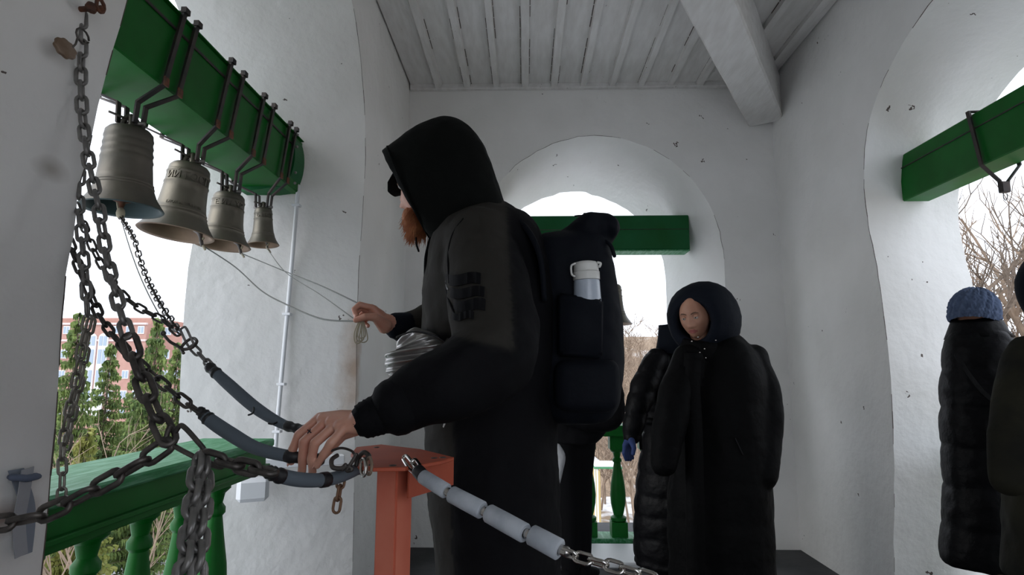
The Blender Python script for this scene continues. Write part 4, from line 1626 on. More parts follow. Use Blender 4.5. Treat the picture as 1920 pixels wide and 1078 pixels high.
# right hand (far) closed on the cords
Yh = 1.62
fr = [
    [P(698, 577, Yh - .005), P(674, 571, Yh - .02), P(664, 580, Yh - .03), P(668, 592, Yh - .035)],
    [P(702, 584, Yh + .015), P(676, 577, Yh + .0), P(666, 587, Yh - .015), P(672, 599, Yh - .025)],
    [P(706, 592, Yh + .03), P(682, 586, Yh + .02), P(673, 596, Yh + .005), P(680, 606, Yh - .01)],
    [P(710, 600, Yh + .04), P(690, 596, Yh + .035), P(682, 604, Yh + .02), P(690, 611, Yh + .005)]]
hand(man, P(722, 604, 1.645), None, fr, [P(722, 612, Yh), P(702, 594, Yh - .035), P(684, 594, Yh - .05), P(667, 600, Yh - .045)], [.0088, .0092, .0086, .0078], palm_r=.0165, wrist_r=(.027, .025), fore=P(752, 613, 1.67), nail_up=(-.6, -.8, .2))
# bundle of cord hanging from the hand
cbn = thing('cord_bundle', P(677, 610, 1.58), 'looped beige cord hanging from the raised hand', 'rope')
for k, (dx, ln) in enumerate(((0, 34), (7, 36), (-4, 38), (3, 28))):
    rod('cord_loop', pp([(676 + dx * .4, 600, 1.575 + .004 * k), (669 + dx, 606 + ln * .4, 1.572 + .004 * k), (668 + dx * .8, 606 + ln * .85, 1.57 + .004 * k), (674 + dx, 606 + ln, 1.572 + .004 * k), (682 + dx, 606 + ln * .85, 1.575 + .004 * k), (681 + dx * .8, 606 + ln * .35, 1.577 + .004 * k), (679 + dx * .3, 600, 1.58 + .004 * k)]), .0017, M_CORD, cbn, 6, 36)
# silver waist bag
wb = thing('waist_bag', P(780, 660, 1.36), 'crinkled silver and black waist bag worn on the ringer\'s front', 'bag')
bm = NB()
rows = [(744, 642, 775, 612), (738, 662, 812, 622), (722, 664, 856, 640), (721, 682, 850, 664), (723, 697, 830, 685), (729, 704, 800, 700), (738, 708, 780, 708)]
rings = []
for i, (x0, y0, x1, y1) in enumerate(smooth_path([tuple(map(float, r)) for r in rows], 26)):
    a, b = P(x0, y0, 1.36), P(x1, y1, 1.36)
    t = i / 25
    crk = .009 * math.sin(i * 1.57)
    hd_ = .075 * math.sin(math.pi * (.12 + .8 * t)) ** .6 + crk
    rings.append(ell((a + b) / 2 + V((0, .02, 0)), (b - a) / 2 * (1 + crk * 2), V((0, hd_, 0)), 30, 2.6))
ring_loft(bm, rings)
bagm = obj('bag_body', bm, M_SILVER, wb, smooth=True)
sub = bagm.modifiers.new('s', 'SUBSURF')
sub.levels = sub.render_levels = 2
rod('zip', pp([(744, 632, 1.285), (775, 622, 1.275), (815, 630, 1.275), (850, 652, 1.29)]), .002, M_TAPE, wb)
bm = NB()
a, b, c, d = P(838, 634, 1.245), P(874, 633, 1.225), P(862, 662, 1.215), P(822, 662, 1.235)
ring_loft(bm, [[a, b, c, d], [p + V((0, .012, 0)) for p in (a, b, c, d)]])
obj('flap', bm, M_SHELL, wb)

# ------------------------------------------------------------------ BACKPACK
bp = thing('backpack', P(1090, 700, 1.53), 'black roll-top backpack on the ringer\'s back', 'backpack')
bm = NB()
body_rows(bm, [(448, 1012, 1100, 1.53, .075), (460, 1002, 1138, 1.53, .12), (480, 1000, 1143, 1.53, .14), (530, 1003, 1152, 1.53, .15), (600, 1006, 1162, 1.53, .15), (680, 1008, 1168, 1.53, .152), (730, 1010, 1163, 1.53, .15), (765, 1018, 1155, 1.53, .14), (784, 1034, 1135, 1.53, .11), (792, 1050, 1110, 1.53, .06)], 32, 3.4)
# roll-top flap
ring_q = [(1042, 446, 1050, 470, .06), (1062, 430, 1075, 470, .09), (1092, 412, 1095, 470, .125), (1120, 409, 1125, 466, .11), (1142, 420, 1140, 462, .12), (1155, 438, 1138, 468, .1)]
ring_loft(bm, [quad_ring((a, b), (c, d), 1.53, e, 20, 2.6) for a, b, c, d, e in smooth_path([tuple(map(float, r)) for r in ring_q], 14)])
me = fuse(bm, .0075, 4)
displace(me, lambda p, n: folds(.005, 7, 1, .8, 11)(p, n) + .002 * noise.noise(p * 35))
obj('pack_body', me, M_PACK, bp)
bm = NB()
body_rows(bm, [(676, 1052, 1150, 1.40, .045), (690, 1040, 1160, 1.40, .06), (730, 1038, 1161, 1.40, .062), (760, 1042, 1156, 1.40, .055), (772, 1060, 1140, 1.40, .03)], 24, 4)
obj('front_pocket', bm, M_PACK, bp, smooth=True)
bm = NB()
a, b, c, d = P(1046, 548, 1.352), P(1132, 560, 1.352), P(1130, 672, 1.36), P(1046, 668, 1.36)
mid_ = [p + V((0, -.018, 0)) for p in (a.lerp(c, .1), b.lerp(d, .1), c.lerp(a, .08), d.lerp(b, .08))]
ring_loft(bm, [mid_, [a, b, c, d], [p + V((0, .05, 0)) for p in (a, b, c, d)]])
bmesh.ops.bevel(bm, geom=bm.edges[:], offset=.006, segments=2, affect='EDGES')
obj('side_pocket', bm, M_PACK, bp, smooth=True)
rod('strap_tail', pp([(1136, 452, 1.42), (1146, 462, 1.41), (1152, 480, 1.41)]), .005, M_PACK, bp)
for x in (1096, 1120):
    bm = NB()
    flat_bar(bm, pp([(x - 12, 405, 1.54), (x - 3, 404, 1.5), (x, 405, 1.44), (x + 1, 412, 1.425)]), .02, .004, (1, 0, 0))
    obj('compression_strap', bm, M_PACK, bp)
bm = NB()
s_ = [V(a) for a in smooth_path([tuple(p) for p in pp([(1020, 560, 1.36), (1012, 480, 1.33), (985, 425, 1.36), (950, 402, 1.42), (925, 400, 1.46)])], 24)]
flat_bar(bm, s_, .055, .012, (0, 1, .35))
obj('shoulder_strap', bm, M_PACK, bp, smooth=True)
# flask
fk = thing('flask', P(1100, 550, 1.37), 'white lidded drinking flask in the side pocket of the backpack', 'bottle')
tp, bt = P(1098, 490, 1.372), P(1103, 590, 1.376)
Mf = orient(bt, tp)
L = (tp - bt).length
rf = 25 * 1.37 / F


def axial(prof, n=26, M=Mf):
    bm = NB()
    ring_loft(bm, [[M @ V((x, r * math.cos(2 * math.pi * k / n), r * math.sin(2 * math.pi * k / n))) for k in range(n)] for r, x in prof])
    return bm


obj('flask_body', axial([(rf, 0), (rf * 1.04, L * .3), (rf * 1.0, L * .60), (rf * .97, L * .64)]), M_FLASKG, fk, angle=50)
obj('collar', axial([(rf * .98, L * .645), (rf * 1.02, L * .65), (rf * 1.02, L * .79), (rf * .98, L * .80)]), M_FLASK, fk, angle=50)
obj('lid', axial([(rf * .95, L * .805), (rf * .97, L * .81), (rf * .93, L * .93), (rf * .82, L * .98), (rf * .5, L * 1.0)]), M_FLASK, fk, angle=50)
rod('clasp', pp([(1078, 494, 1.345), (1071, 499, 1.345), (1072, 514, 1.345), (1077, 518, 1.345)]), .0025, M_FLASK, fk)
rod('hinge', pp([(1121, 492, 1.36), (1126, 494, 1.36), (1124, 500, 1.36)]), .003, M_FLASK, fk)


# ================================================================== hood builder for others
def round_hood(person, c, f, rings, m, name='hood', rim=.012):
    f = V(f).normalized()
    side = f.cross(V((0, 0, 1))).normalized()
    up = side.cross(f)
    bm = NB()
    outer_ = [ell(V(c) + f * t + up * dz, side * a, up * b, 28, 2.1) for t, a, b, dz in smooth_path(rings, 26)]
    t, a, b, dz = rings[-1]
    inner_ = [ell(V(c) + f * (t + .006) + up * dz, side * (a - rim * .6), up * (b - rim * .6), 28, 2.1), ell(V(c) + f * (t - .01) + up * dz, side * (a - rim * 1.4), up * (b - rim * 1.4), 28, 2.1),
              ell(V(c) + f * (t - .05) + up * dz, side * (a - rim * 1.2), up * (b - rim * 1.2), 28, 2.1), ell(V(c) + f * (t - .15), side * a * .8, up * b * .8, 28, 2.1), ell(V(c) + f * (t - .2), side * a * .3, up * b * .3, 28, 2.1)]
    ring_loft(bm, outer_ + inner_)
    for v in bm.verts:
        v.co += noise.noise_vector(v.co * 14) * .006
    return obj(name, bm, m, person, smooth=True)


def quilt(amp, pitch_, z0):
    def f(p, n):
        return amp * (abs(math.sin((p.z - z0 + .012 * noise.noise(p * 6)) * math.pi / pitch_)) ** .5 - .8) + folds(amp * .45, 13)(p, n)
    return f


# ================================================================== WOMAN IN THE MIDDLE
YW = 2.8
wm = thing('person', (P(1345, 900, YW).x, YW, FLOOR), 'person in a long black hooded coat looking down, face visible', 'person')
hc = P(1312, 600, 2.80)
fw_ = V((-.60, -.80, -.12))
head(wm, P(1303, 594, 2.76), look(R(34), R(16), R(-4)), .90, neck_to=P(1325, 690, 2.84))
round_hood(wm, hc + V((.02, .02, .005)), fw_, [(-.19, .02, .03, -.01), (-.175, .08, .10, -.01), (-.13, .135, .15, -.005), (-.05, .165, .178, 0), (.02, .165, .175, .005), (.07, .150, .158, .002), (.115, .125, .128, -.004), (.124, .105, .112, -.006)], M_NAVY, rim=.02)
bm = NB()
body_rows(bm, [(618, 1320, 1368, 2.84, .07), (640, 1296, 1398, 2.83, .12), (668, 1276, 1422, 2.83, .15), (720, 1266, 1438, 2.82, .17), (800, 1258, 1442, 2.82, .18), (880, 1252, 1445, 2.82, .19), (960, 1250, 1447, 2.82, .20), (1078, 1254, 1452, 2.82, .21), (1180, 1256, 1454, 2.82, .21)], 32, 2.3)
ptube(bm, [(1292, 672, 2.74, 28), (1268, 740, 2.68, 32), (1253, 810, 2.64, 30), (1244, 872, 2.6, 24)], 18, 26)
ptube(bm, [(1408, 672, 2.84, 30), (1428, 740, 2.80, 33), (1434, 820, 2.76, 31), (1428, 895, 2.7, 26)], 18, 26)
me = fuse(bm, .011, 6)
displace(me, lambda p, n: quilt(.004, .17, .05)(p, n) + folds(.007, 6, 1, .5, 4)(p, n))
obj('coat', me, M_PUFF, wm)
bm = NB()
cc = P(1318, 662, 2.79)
ring_loft(bm, [ell(cc + V((x, y, z)), V((r, 0, -.01)), V((0, r * .95, 0)), 24) for z, r, x, y in ((-.06, .115, .01, .02), (-.02, .105, 0, 0), (.02, .098, -.005, -.01), (.05, .093, -.01, -.015), (.055, .085, -.01, -.012), (.03, .082, -.01, -.01))])
for v in bm.verts:
    v.co += noise.noise_vector(v.co * 16) * .007
obj('collar', bm, M_PUFF, wm, smooth=True)
for x, y, Y in ((1309, 632, 2.665), (1297, 640, 2.66), (1321, 654, 2.665), (1312, 661, 2.66), (1323, 671, 2.66), (1342, 638, 2.68), (1315, 846, 2.615), (1317, 930, 2.60)):
    e = NB()
    ellipsoid(e, P(x, y, Y), .0038, .003, .0038, seg=8)
    obj('snap_button', e, M_CHROME, wm, smooth=True)
bm = NB()
s_ = [V(a) for a in smooth_path([tuple(p) for p in pp([(1300, 660, 2.67), (1296, 720, 2.64), (1300, 800, 2.625), (1302, 880, 2.615), (1304, 1000, 2.60), (1306, 1090, 2.60)])], 30)]
flat_bar(bm, s_, .075, .03, (1, -.15, 0))
bmesh.ops.bevel(bm, geom=[e for e in bm.edges if e.calc_length() > .025], offset=.008, segments=2, affect='EDGES')
obj('button_placket', bm, M_PUFF, wm, smooth=True)
rod('pocket_welt', pp([(1378, 822, 2.63), (1392, 852, 2.625)]), .004, M_PUFF2, wm)
for x in (-1, 1):
    shoe(wm, P(1345, 900, YW).x + x * .1, YW - .02, R(-25))
bm = NB()
for x in (-1, 1):
    xx = P(1345, 900, YW).x + x * .09
    tube(bm, [V((xx, YW, .35)), V((xx, YW, -.06))], [.08, .055], 16)
obj('trousers', bm, M_TROUS, wm, smooth=True)

# ================================================================== PERSON BEHIND HER
YP = 3.35
p2 = thing('person', (P(1245, 900, YP).x, YP, FLOOR), 'person in a belted black quilted coat and blue glove, half hidden behind another', 'person')
c2 = P(1292, 590, YP)
head(p2, c2, look(R(40), R(10)), .95, neck_to=P(1280, 680, YP))
round_hood(p2, c2 + V((.01, .0, .0)), (-.7, -.7, -.1), [(-.13, .02, .02, 0), (-.12, .07, .08, 0), (-.07, .10, .115, 0), (0, .115, .125, 0), (.05, .11, .12, 0)], M_NAVY)
bm = NB()
body_rows(bm, [(622, 1246, 1330, YP, .07), (650, 1232, 1345, YP, .11), (690, 1212, 1360, YP, .14), (740, 1206, 1362, YP, .15), (785, 1206, 1358, YP, .135), (840, 1200, 1366, YP, .16), (900, 1192, 1372, YP, .175), (980, 1186, 1376, YP, .18), (1060, 1188, 1376, YP, .18)], 30, 2.3)
ptube(bm, [(1232, 672, 3.28, 22), (1208, 725, 3.22, 25), (1193, 775, 3.18, 22), (1184, 818, 3.16, 17)], 16, 22)
me = fuse(bm, .011, 5)
displace(me, quilt(.010, .11, .0))
obj('coat', me, M_PUFF2, p2)
bm = NB()
ring_loft(bm, [ell(P(1268, 640, YP) + V((0, 0, z)), V((r, 0, 0)), V((0, r, 0)), 22) for z, r in ((-.07, .12), (0, .105), (.06, .10), (.09, .098), (.085, .085), (.0, .085))])
for v in bm.verts:
    v.co += noise.noise_vector(v.co * 13) * .008
obj('collar', bm, M_NAVY, p2, smooth=True)
bm = NB()
cb2 = P(1282, 788, YP)
ring_loft(bm, [ell(cb2 + V((0, 0, z)), V((.242, 0, 0)), V((0, .148, 0)), 34, 2.3) for z in (-.018, .018)])
obj('belt', bm, M_PUFF2, p2, smooth=True)
rod('belt_end', pp([(1212, 778, 3.19), (1204, 772, 3.18), (1200, 790, 3.18), (1202, 840, 3.18)]), .009, M_PUFF2, p2)
bm = NB()
gw = P(1182, 820, 3.16)
for k in range(4):
    a = P(1172 + k * 5, 836, 3.14 + k * .018)
    tube(bm, [a, P(1170 + k * 4.5, 850, 3.13 + k * .018), P(1174 + k * 4, 862 - (k == 3) * 3, 3.14 + k * .018)], [.0125, .0115, .0095], 10)
    tube(bm, [gw, a], [.026, .016], 12)
tube(bm, [P(1184, 826, 3.12), P(1189, 840, 3.09), P(1187, 851, 3.08)], [.018, .013, .011], 10)
obj('glove', fuse(bm, .0035, 4), M_GLOVE, p2)
bm = NB()
for x in (-1, 1):
    xx = P(1280, 900, YP).x + x * .09
    tube(bm, [V((xx, YP, .3)), V((xx, YP, -.06))], [.08, .055], 16)
    shoe(p2, xx, YP - .02, R(-30))
obj('trousers', bm, M_TROUS, p2, smooth=True)

# ================================================================== PERSON HIDDEN BEHIND THE BACKPACK
YQ = 3.9
p3 = thing('person', (P(1085, 900, YQ).x, YQ, FLOOR), 'person in dark clothes behind the backpack, only hands, sleeve and legs showing', 'person')
c3 = P(1092, 585, YQ)
head(p3, c3, look(R(150), R(0)), .9, neck_to=P(1092, 640, YQ))
bm = NB()
ellipsoid(bm, c3 + V((0, 0, .03)), .09, .10, .12)
obj('knit_hat', bm, M_NAVY, p3, smooth=True)
bm = NB()
body_rows(bm, [(622, 1070, 1118, YQ, .06), (640, 1048, 1140, YQ, .10), (700, 1036, 1156, YQ, .12), (780, 1030, 1152, YQ, .12), (830, 1036, 1118, YQ, .12)], 28, 2.3)
ptube(bm, [(1130, 660, 3.85, 18), (1150, 730, 3.8, 18), (1150, 788, 3.75, 16), (1100, 794, 3.72, 13), (1066, 788, 3.72, 11)], 14, 24)
ptube(bm, [(1046, 660, 3.85, 16), (1040, 730, 3.8, 16), (1050, 782, 3.76, 12)], 14, 20)
me = fuse(bm, .011, 4)
displace(me, folds(.006, 10))
obj('jacket', me, M_BLACK, p3)
fq = [[P(1056, 783 + k * 2.6, 3.70 - .004 * k), P(1048, 782 + k * 3, 3.69 - .004 * k), P(1041, 783 + k * 3, 3.69 - .004 * k), P(1036, 785 + k * 3, 3.7 - .004 * k)] for k in range(4)]
hand(p3, P(1068, 787, 3.71), None, fq, [P(1066, 783, 3.70), P(1058, 779, 3.68), P(1050, 778, 3.67), P(1044, 779, 3.67)], [.009, .009, .0085, .008], voxel=.0035, palm_r=.015, nails=False)
bm = NB()
tube(bm, [P(1062, 800, YQ), P(1064, 890, YQ), P(1068, 990, YQ), V((P(1068, 990, YQ).x, YQ, -.05))], [.11, .085, .07, .055], 18)
tube(bm, [P(1092, 800, YQ + .03), P(1088, 890, YQ + .04), P(1090, 990, YQ + .05), V((P(1092, 990, YQ).x, YQ + .06, -.05))], [.10, .08, .07, .055], 18)
obj('trousers', fuse(bm, .012, 3), M_TROUS, p3)
for x, dy in ((1066, 0), (1094, .06)):
    shoe(p3, P(x, 990, YQ).x, YQ + dy, R(150))
bm = NB()
s_ = smooth_path([tuple(P(x, y, 3.72)) + (r * 3.72 / F,) for x, y, r in ((1044, 838, 7), (1051, 856, 9), (1049, 880, 7), (1045, 905, 5), (1040, 932, 1.5))], 20)
tube(bm, [V(a[:3]) for a in s_], [a[3] for a in s_], 12, flat=.6)
obj('pale_cloth', bm, mat('pale_grey_cloth', (.45, .46, .48), .7, bump=.5, bscale=40), p3, smooth=True)

# ================================================================== PERSON IN THE BLUE KNIT HAT
YH = 2.75
p4 = thing('person', (P(1835, 900, YH).x, YH, FLOOR), 'person in a pale blue cable-knit hat and black quilted coat', 'person')
c4 = P(1826, 580, YH)
head(p4, c4 + V((.0, 0, -.01)), look(R(-125), R(6)), .95, neck_to=P(1830, 650, YH))
bm = NB()
Mh = Matrix.Translation(c4 + V((0, 0, -.008))) @ Matrix.Rotation(R(14), 4, 'Y') @ Matrix.Rotation(R(-8), 4, 'X')
nu, nv = 120, 36
gr = []
for j in range(nv + 1):
    ph = .02 + (math.pi * .66) * j / nv
    row = []
    for i in range(nu):
        th = 2 * math.pi * i / nu
        r = .090 + .006 * abs(math.sin(th * 9 + ph * 2.2)) + .0025 * math.sin(th * 36 + (1 if math.sin(ph * 26) > 0 else -1) * 1.2)
        if j > nv - 6:
            r += .004
        row.append(bm.verts.new(Mh @ V((r * math.sin(ph) * math.cos(th) * 1.04, r * math.sin(ph) * math.sin(th) * 1.08, r * math.cos(ph) * 1.18))))
    gr.append(row)
for j in range(nv):
    for i in range(nu):
        bm.faces.new((gr[j][i], gr[j][(i + 1) % nu], gr[j + 1][(i + 1) % nu], gr[j + 1][i]))
bm.faces.new(gr[0])
obj('knit_hat', bm, M_KNIT, p4, smooth=True)
bm = NB()
body_rows(bm, [(596, 1806, 1855, YH, .06), (612, 1784, 1880, YH, .10), (645, 1766, 1905, YH, .14), (720, 1757, 1915, YH, .16), (800, 1757, 1915, YH, .165), (880, 1762, 1915, YH, .17), (960, 1762, 1915, YH, .18), (1030, 1756, 1915, YH, .18), (1056, 1760, 1912, YH, .18)], 30, 2.5)
ptube(bm, [(1880, 660, 2.66, 26), (1895, 740, 2.6, 28), (1895, 820, 2.55, 24)], 16, 20)
me = fuse(bm, .011, 4)
displace(me, quilt(.010, .17, .03))
obj('coat', me, M_PUFF2, p4)
bm = NB()
ring_loft(bm, [ell(P(1832, 614, YH) + V((0, 0, z)), V((r, 0, 0)), V((0, r, 0)), 22) for z, r in ((-.05, .13), (-.02, .115), (.02, .10), (.035, .09), (.0, .08))])
for v in bm.verts:
    v.co += noise.noise_vector(v.co * 13) * .008
obj('collar', bm, M_PUFF2, p4, smooth=True)
bm = NB()
s_ = [V(a) for a in smooth_path([tuple(p) for p in pp([(1792, 664, 2.60), (1815, 700, 2.575), (1840, 732, 2.57), (1862, 752, 2.57)])], 14)]
flat_bar(bm, s_, .02, .004, (1, 0, .6))
obj('bag_strap', bm, M_PUFF, p4)
bm = NB()
for x in (-1, 1):
    xx = P(1835, 900, YH).x + x * .09
    tube(bm, [V((xx, YH, .25)), V((xx, YH, -.06))], [.075, .05], 16)
    shoe(p4, xx, YH - .02, R(120), mat('beige_boot', (.35, .28, .2), .8))
obj('trousers', bm, mat('beige_trousers', (.33, .28, .22), .85), p4, smooth=True)

# ================================================================== PERSON AT THE RIGHT EDGE
YE = 1.85
p5 = thing('person', (P(2010, 900, YE).x, YE, FLOOR), 'person in a dark hood and olive coat at the right edge', 'person')
c5 = P(2022, 540, YE)
head(p5, c5, look(R(-100), R(5)), 1.0, neck_to=P(2000, 640, YE))
round_hood(p5, c5, (.95, .3, -.05), [(-.15, .02, .03, 0), (-.14, .08, .09, 0), (-.08, .125, .135, 0), (0, .14, .15, 0), (.06, .13, .14, 0), (.1, .12, .13, 0)], M_NAVY)
bm = NB()
body_rows(bm, [(590, 1965, 2040, YE, .06), (618, 1925, 2080, YE, .12), (670, 1902, 2110, YE, .16), (760, 1888, 2125, YE, .18), (860, 1878, 2130, YE, .19), (960, 1872, 2135, YE, .19), (1078, 1868, 2135, YE, .2)], 30, 2.4)
ptube(bm, [(1930, 660, 1.72, 34), (1908, 750, 1.68, 38), (1896, 840, 1.65, 36), (1894, 900, 1.62, 30)], 18, 24)
me = fuse(bm, .01, 5)
displace(me, folds(.008, 8))
obj('coat', me, M_OLIVE, p5)
bm = NB()
for x in (-1, 1):
    xx = P(2010, 900, YE).x + x * .1
    tube(bm, [V((xx, YE, .7)), V((xx, YE, .3)), V((xx, YE, -.06))], [.1, .08, .06], 16)
    shoe(p5, xx, YE - .02, R(100))
obj('trousers', bm, M_TROUS, p5, smooth=True)

# ================================================================== OUTSIDE
def bare_tree(bm, base, height, spread, rnd, depth=5, r0=.12, up=.35, forks=3, bend=.25):
    def grow(p, d, L, r, lvl):
        n = 3
        pts = [p]
        for k in range(n):
            d = (d + V((rnd.uniform(-bend, bend), rnd.uniform(-bend, bend), rnd.uniform(-bend, bend) * .6 + up * .12))).normalized()
            p = p + d * L / n
            pts.append(p)
        tube(bm, pts, [r * (1 - .35 * k / n) for k in range(n + 1)], 3 if lvl > 2 else 5, round_end=False, cap=False)
        if lvl >= depth:
            return
        for k in range(forks if lvl else forks + 1):
            q = pts[rnd.choice((1, 2, 3, 3))] if lvl else pts[rnd.choice((2, 3, 3))]
            a = rnd.uniform(0, 2 * math.pi)
            nd = (d + V((math.cos(a), math.sin(a), rnd.uniform(-.1, .5))) * spread).normalized()
            grow(q, nd, L * rnd.uniform(.55, .8), r * .6, lvl + 1)
    n0 = len(bm.verts)
    grow(V(base), V((0, 0, 1)), height * .33, r0, 0)
    bm.verts.ensure_lookup_table()
    vs_ = bm.verts[n0:]
    zt_ = max(v.co.z for v in vs_) - base[2]
    k_ = height / zt_
    for v in vs_:
        v.co.z = base[2] + (v.co.z - base[2]) * k_
        v.co.x = base[0] + (v.co.x - base[0]) * (k_ ** .6)
        v.co.y = base[1] + (v.co.y - base[1]) * (k_ ** .6)


def spruce_meshes(seed, yellow=False):
    rnd = random.Random(seed)
    fo, tr = NB(), NB()
    Ht = 12
    tube(tr, [V((0, 0, 0)), V((.05, 0, 6)), V((0, 0, 11.8))], [.18, .1, .02], 7, round_end=False)
    z = 1.2
    while z < 11.9:
        f = (z - 1.2) / 10.7
        Lr = 2.4 * (1 - f) ** .95 + .10
        nb = int(9 - 3 * f)
        a0 = rnd.uniform(0, 6)
        for k in range(nb):
            zb = z + rnd.uniform(-.22, .22)
            a = a0 + 2 * math.pi * k / nb + rnd.uniform(-.2, .2)
            L = Lr * rnd.uniform(.75, 1.12)
            d = V((math.cos(a), math.sin(a), 0))
            sd = V((-d.y, d.x, 0))
            ns = max(3, int(L * 5.5))
            pts = []
            for s2 in range(ns + 1):
                t = s2 / ns
                pts.append(V((0, 0, zb)) + d * L * t + V((0, 0, -.42 * L * t + .34 * L * t * t)))
            tube(tr, [pts[0], pts[ns // 2], pts[-1]], [.02, .013, .005], 3, round_end=False, cap=False)
            for s2 in range(1, ns + 1):
                t = s2 / ns
                p = pts[s2]
                wdh = (.42 * L * (1 - t) + .12)
                for sg in (-1, 1, rnd.choice((-.5, .5))):
                    tip = p + sd * sg * wdh * rnd.uniform(.7, 1.1) + d * .16 + V((0, 0, -.06 - .13 * rnd.random()))
                    w_ = d * .055 * (1 + rnd.random())
                    md_ = (p + tip) / 2 + V((0, 0, -.02))
                    v0, v1, v2, v3, v4 = [fo.verts.new(q) for q in (p - w_ * .6, md_ - w_ * 1.2, tip, md_ + w_ * 1.2, p + w_ * .6)]
                    fo.faces.new((v0, v1, v2, v3, v4))
                    # hanging twig
                    hq = p.lerp(tip, rnd.uniform(.3, .9))
                    v0, v1, v2 = [fo.verts.new(q) for q in (hq - w_ * .9, hq + w_ * .9, hq + V((rnd.uniform(-.04, .04), rnd.uniform(-.04, .04), -.16 - .14 * rnd.random())))]
                    fo.faces.new((v0, v1, v2))
        z += .34 - .12 * f
    out = []
    for nm, b_, m in (('foliage', fo, M_SPRUCEY if yellow else M_SPRUCE), ('trunk', tr, M_BARK)):
        me = bpy.data.meshes.new(nm)
        b_.to_mesh(me)
        b_.free()
        me.materials.append(m)
        out.append(me)
    return out


SP = [spruce_meshes(1), spruce_meshes(2), spruce_meshes(3, True)]


def spruce(px, ptop, Y, kind, label):
    t = P(px, ptop, Y)
    gz = ground_z(t.x, Y)
    hgt = t.z - gz
    o = thing('spruce_tree', (t.x, Y, gz), label, 'tree', 'spruce trees outside the left arch')
    o.scale = (hgt / 12 * .78, hgt / 12 * .78, hgt / 12)
    o.rotation_euler.z = px * .37
    for nm, me in zip(('foliage', 'trunk'), SP[kind]):
        q = bpy.data.objects.new(nm, me)
        COL.objects.link(q)
        q.parent = o
    return o


for a_ in ((150, 583, 26, 0, 'tallest green spruce outside the left arch, nearest the pier'), (210, 640, 30, 1, 'darker spruce behind and right of the tallest one'),
           (298, 592, 27, 1, 'spruce with open branches at the right side of the left arch'), (262, 660, 34, 0, 'small distant spruce between the two tall ones'),
           (335, 640, 31, 0, 'spruce half hidden by the far jamb of the left arch'), (90, 650, 22, 0, 'spruce half hidden behind the near pier')):
    spruce(*a_)
t = P(165, 800, 17)
o = thing('spruce_tree', (t.x, 17, -8), 'low yellowish spruce in front of the tallest spruce', 'tree', 'spruce trees outside the left arch')
o.scale = ((t.z + 8) / 12,) * 3
for nm, me in zip(('foliage', 'trunk'), SP[2]):
    q = bpy.data.objects.new(nm, me)
    COL.objects.link(q)
    q.parent = o
# bare shrubs before the spruces
rnd = random.Random(11)
for i, (px, py, Y, lab) in enumerate(((190, 735, 16, 'pale bare sapling in front of the spruces'), (255, 715, 17, 'thin bare sapling right of the pale one'), (300, 700, 40, 'bare brown tree between the spruces'))):
    t = P(px, py, Y)
    bm = NB()
    bare_tree(bm, (t.x, Y, -8), t.z + 8, .8, rnd, 4, .05, .5, 3)
    tag(obj('bare_shrub', bm, M_TWIG), lab, 'shrub')


def bush_at(px, ptop, Y, lab, m, rnd, spread=1.0, depth=5, r0=.1, forks=3, name='bare_tree', grp=None, up=.35, zoff=0):
    t = P(px, ptop, Y)
    gz = ground_z(t.x, Y)
    bm = NB()
    bare_tree(bm, (t.x, Y, gz - .1), max(2, (t.z - gz) * 1.0), spread, rnd, depth, r0, up, forks)
    o = obj(name, bm, m)
    tag(o, lab, 'tree', grp)
    return o


# scrub on the slope behind the middle arch: a few individual bare trees plus one thicket
for i, (px, py, Y, lb_) in enumerate(((1192, 610, 38, 'bare brown tree on the slope just right of the backpack'), (1225, 585, 34, 'tallest bare tree left of the quilted coat collar'), (1255, 575, 40, 'bare tree rising behind the navy hood'), (1176, 640, 33, 'bare tree touching the backpack edge, beside the far bell'), (1210, 640, 27, 'low spreading bare tree left of the quilted shoulder'))):
    bush_at(px, py, Y, lb_, M_TWIG, random.Random(20 + i), .95, 5, .09, 3, grp='bare trees through the middle arch')
th = NB()
rnd = random.Random(77)
for k in range(110):
    px = rnd.uniform(1100, 1300)
    Y = rnd.uniform(36, 88)
    x = P(px, 700, Y).x
    gz = ground_z(x, Y)
    bare_tree(th, (x, Y, gz), rnd.uniform(4, 7.5), 1.0, rnd, 4, .07, .4, 3)
tag(obj('thicket', th, M_TWIG), 'brown leafless thicket covering the slope behind the middle arch', 'thicket', kind='stuff')
# trees through the right arch
bush_at(1850, 215, 15, 'large bare tree with spreading branches seen through the right arch', M_BARK, random.Random(5), .85, 6, .26, 3)
bush_at(1905, 250, 19, 'bare tree further right behind the large one', M_BARK, random.Random(9), .8, 6, .26, 3)
bush_at(1822, 330, 20, 'bare grey tree close to the jamb of the right arch', M_TWIG, random.Random(31), .8, 6, .22, 3)
th = NB()
for k in range(60):
    px = rnd.uniform(1780, 2060)
    Y = rnd.uniform(13, 26)
    x = P(px, 600, Y).x
    gz = ground_z(x, Y)
    bare_tree(th, (x, Y, gz), rnd.uniform(5.5, 9.0), .55, rnd, 3, .06, .9, 3, .18)
tag(obj('thicket', th, M_TWIGY), 'straw-coloured thicket of upright stems behind the blue hat', 'thicket', kind='stuff')

# apartment building far left
YA = 62
def bx_(px, y=650):
    return P(px, y, YA).x


def bz_(py):
    return P(300, py, YA).z


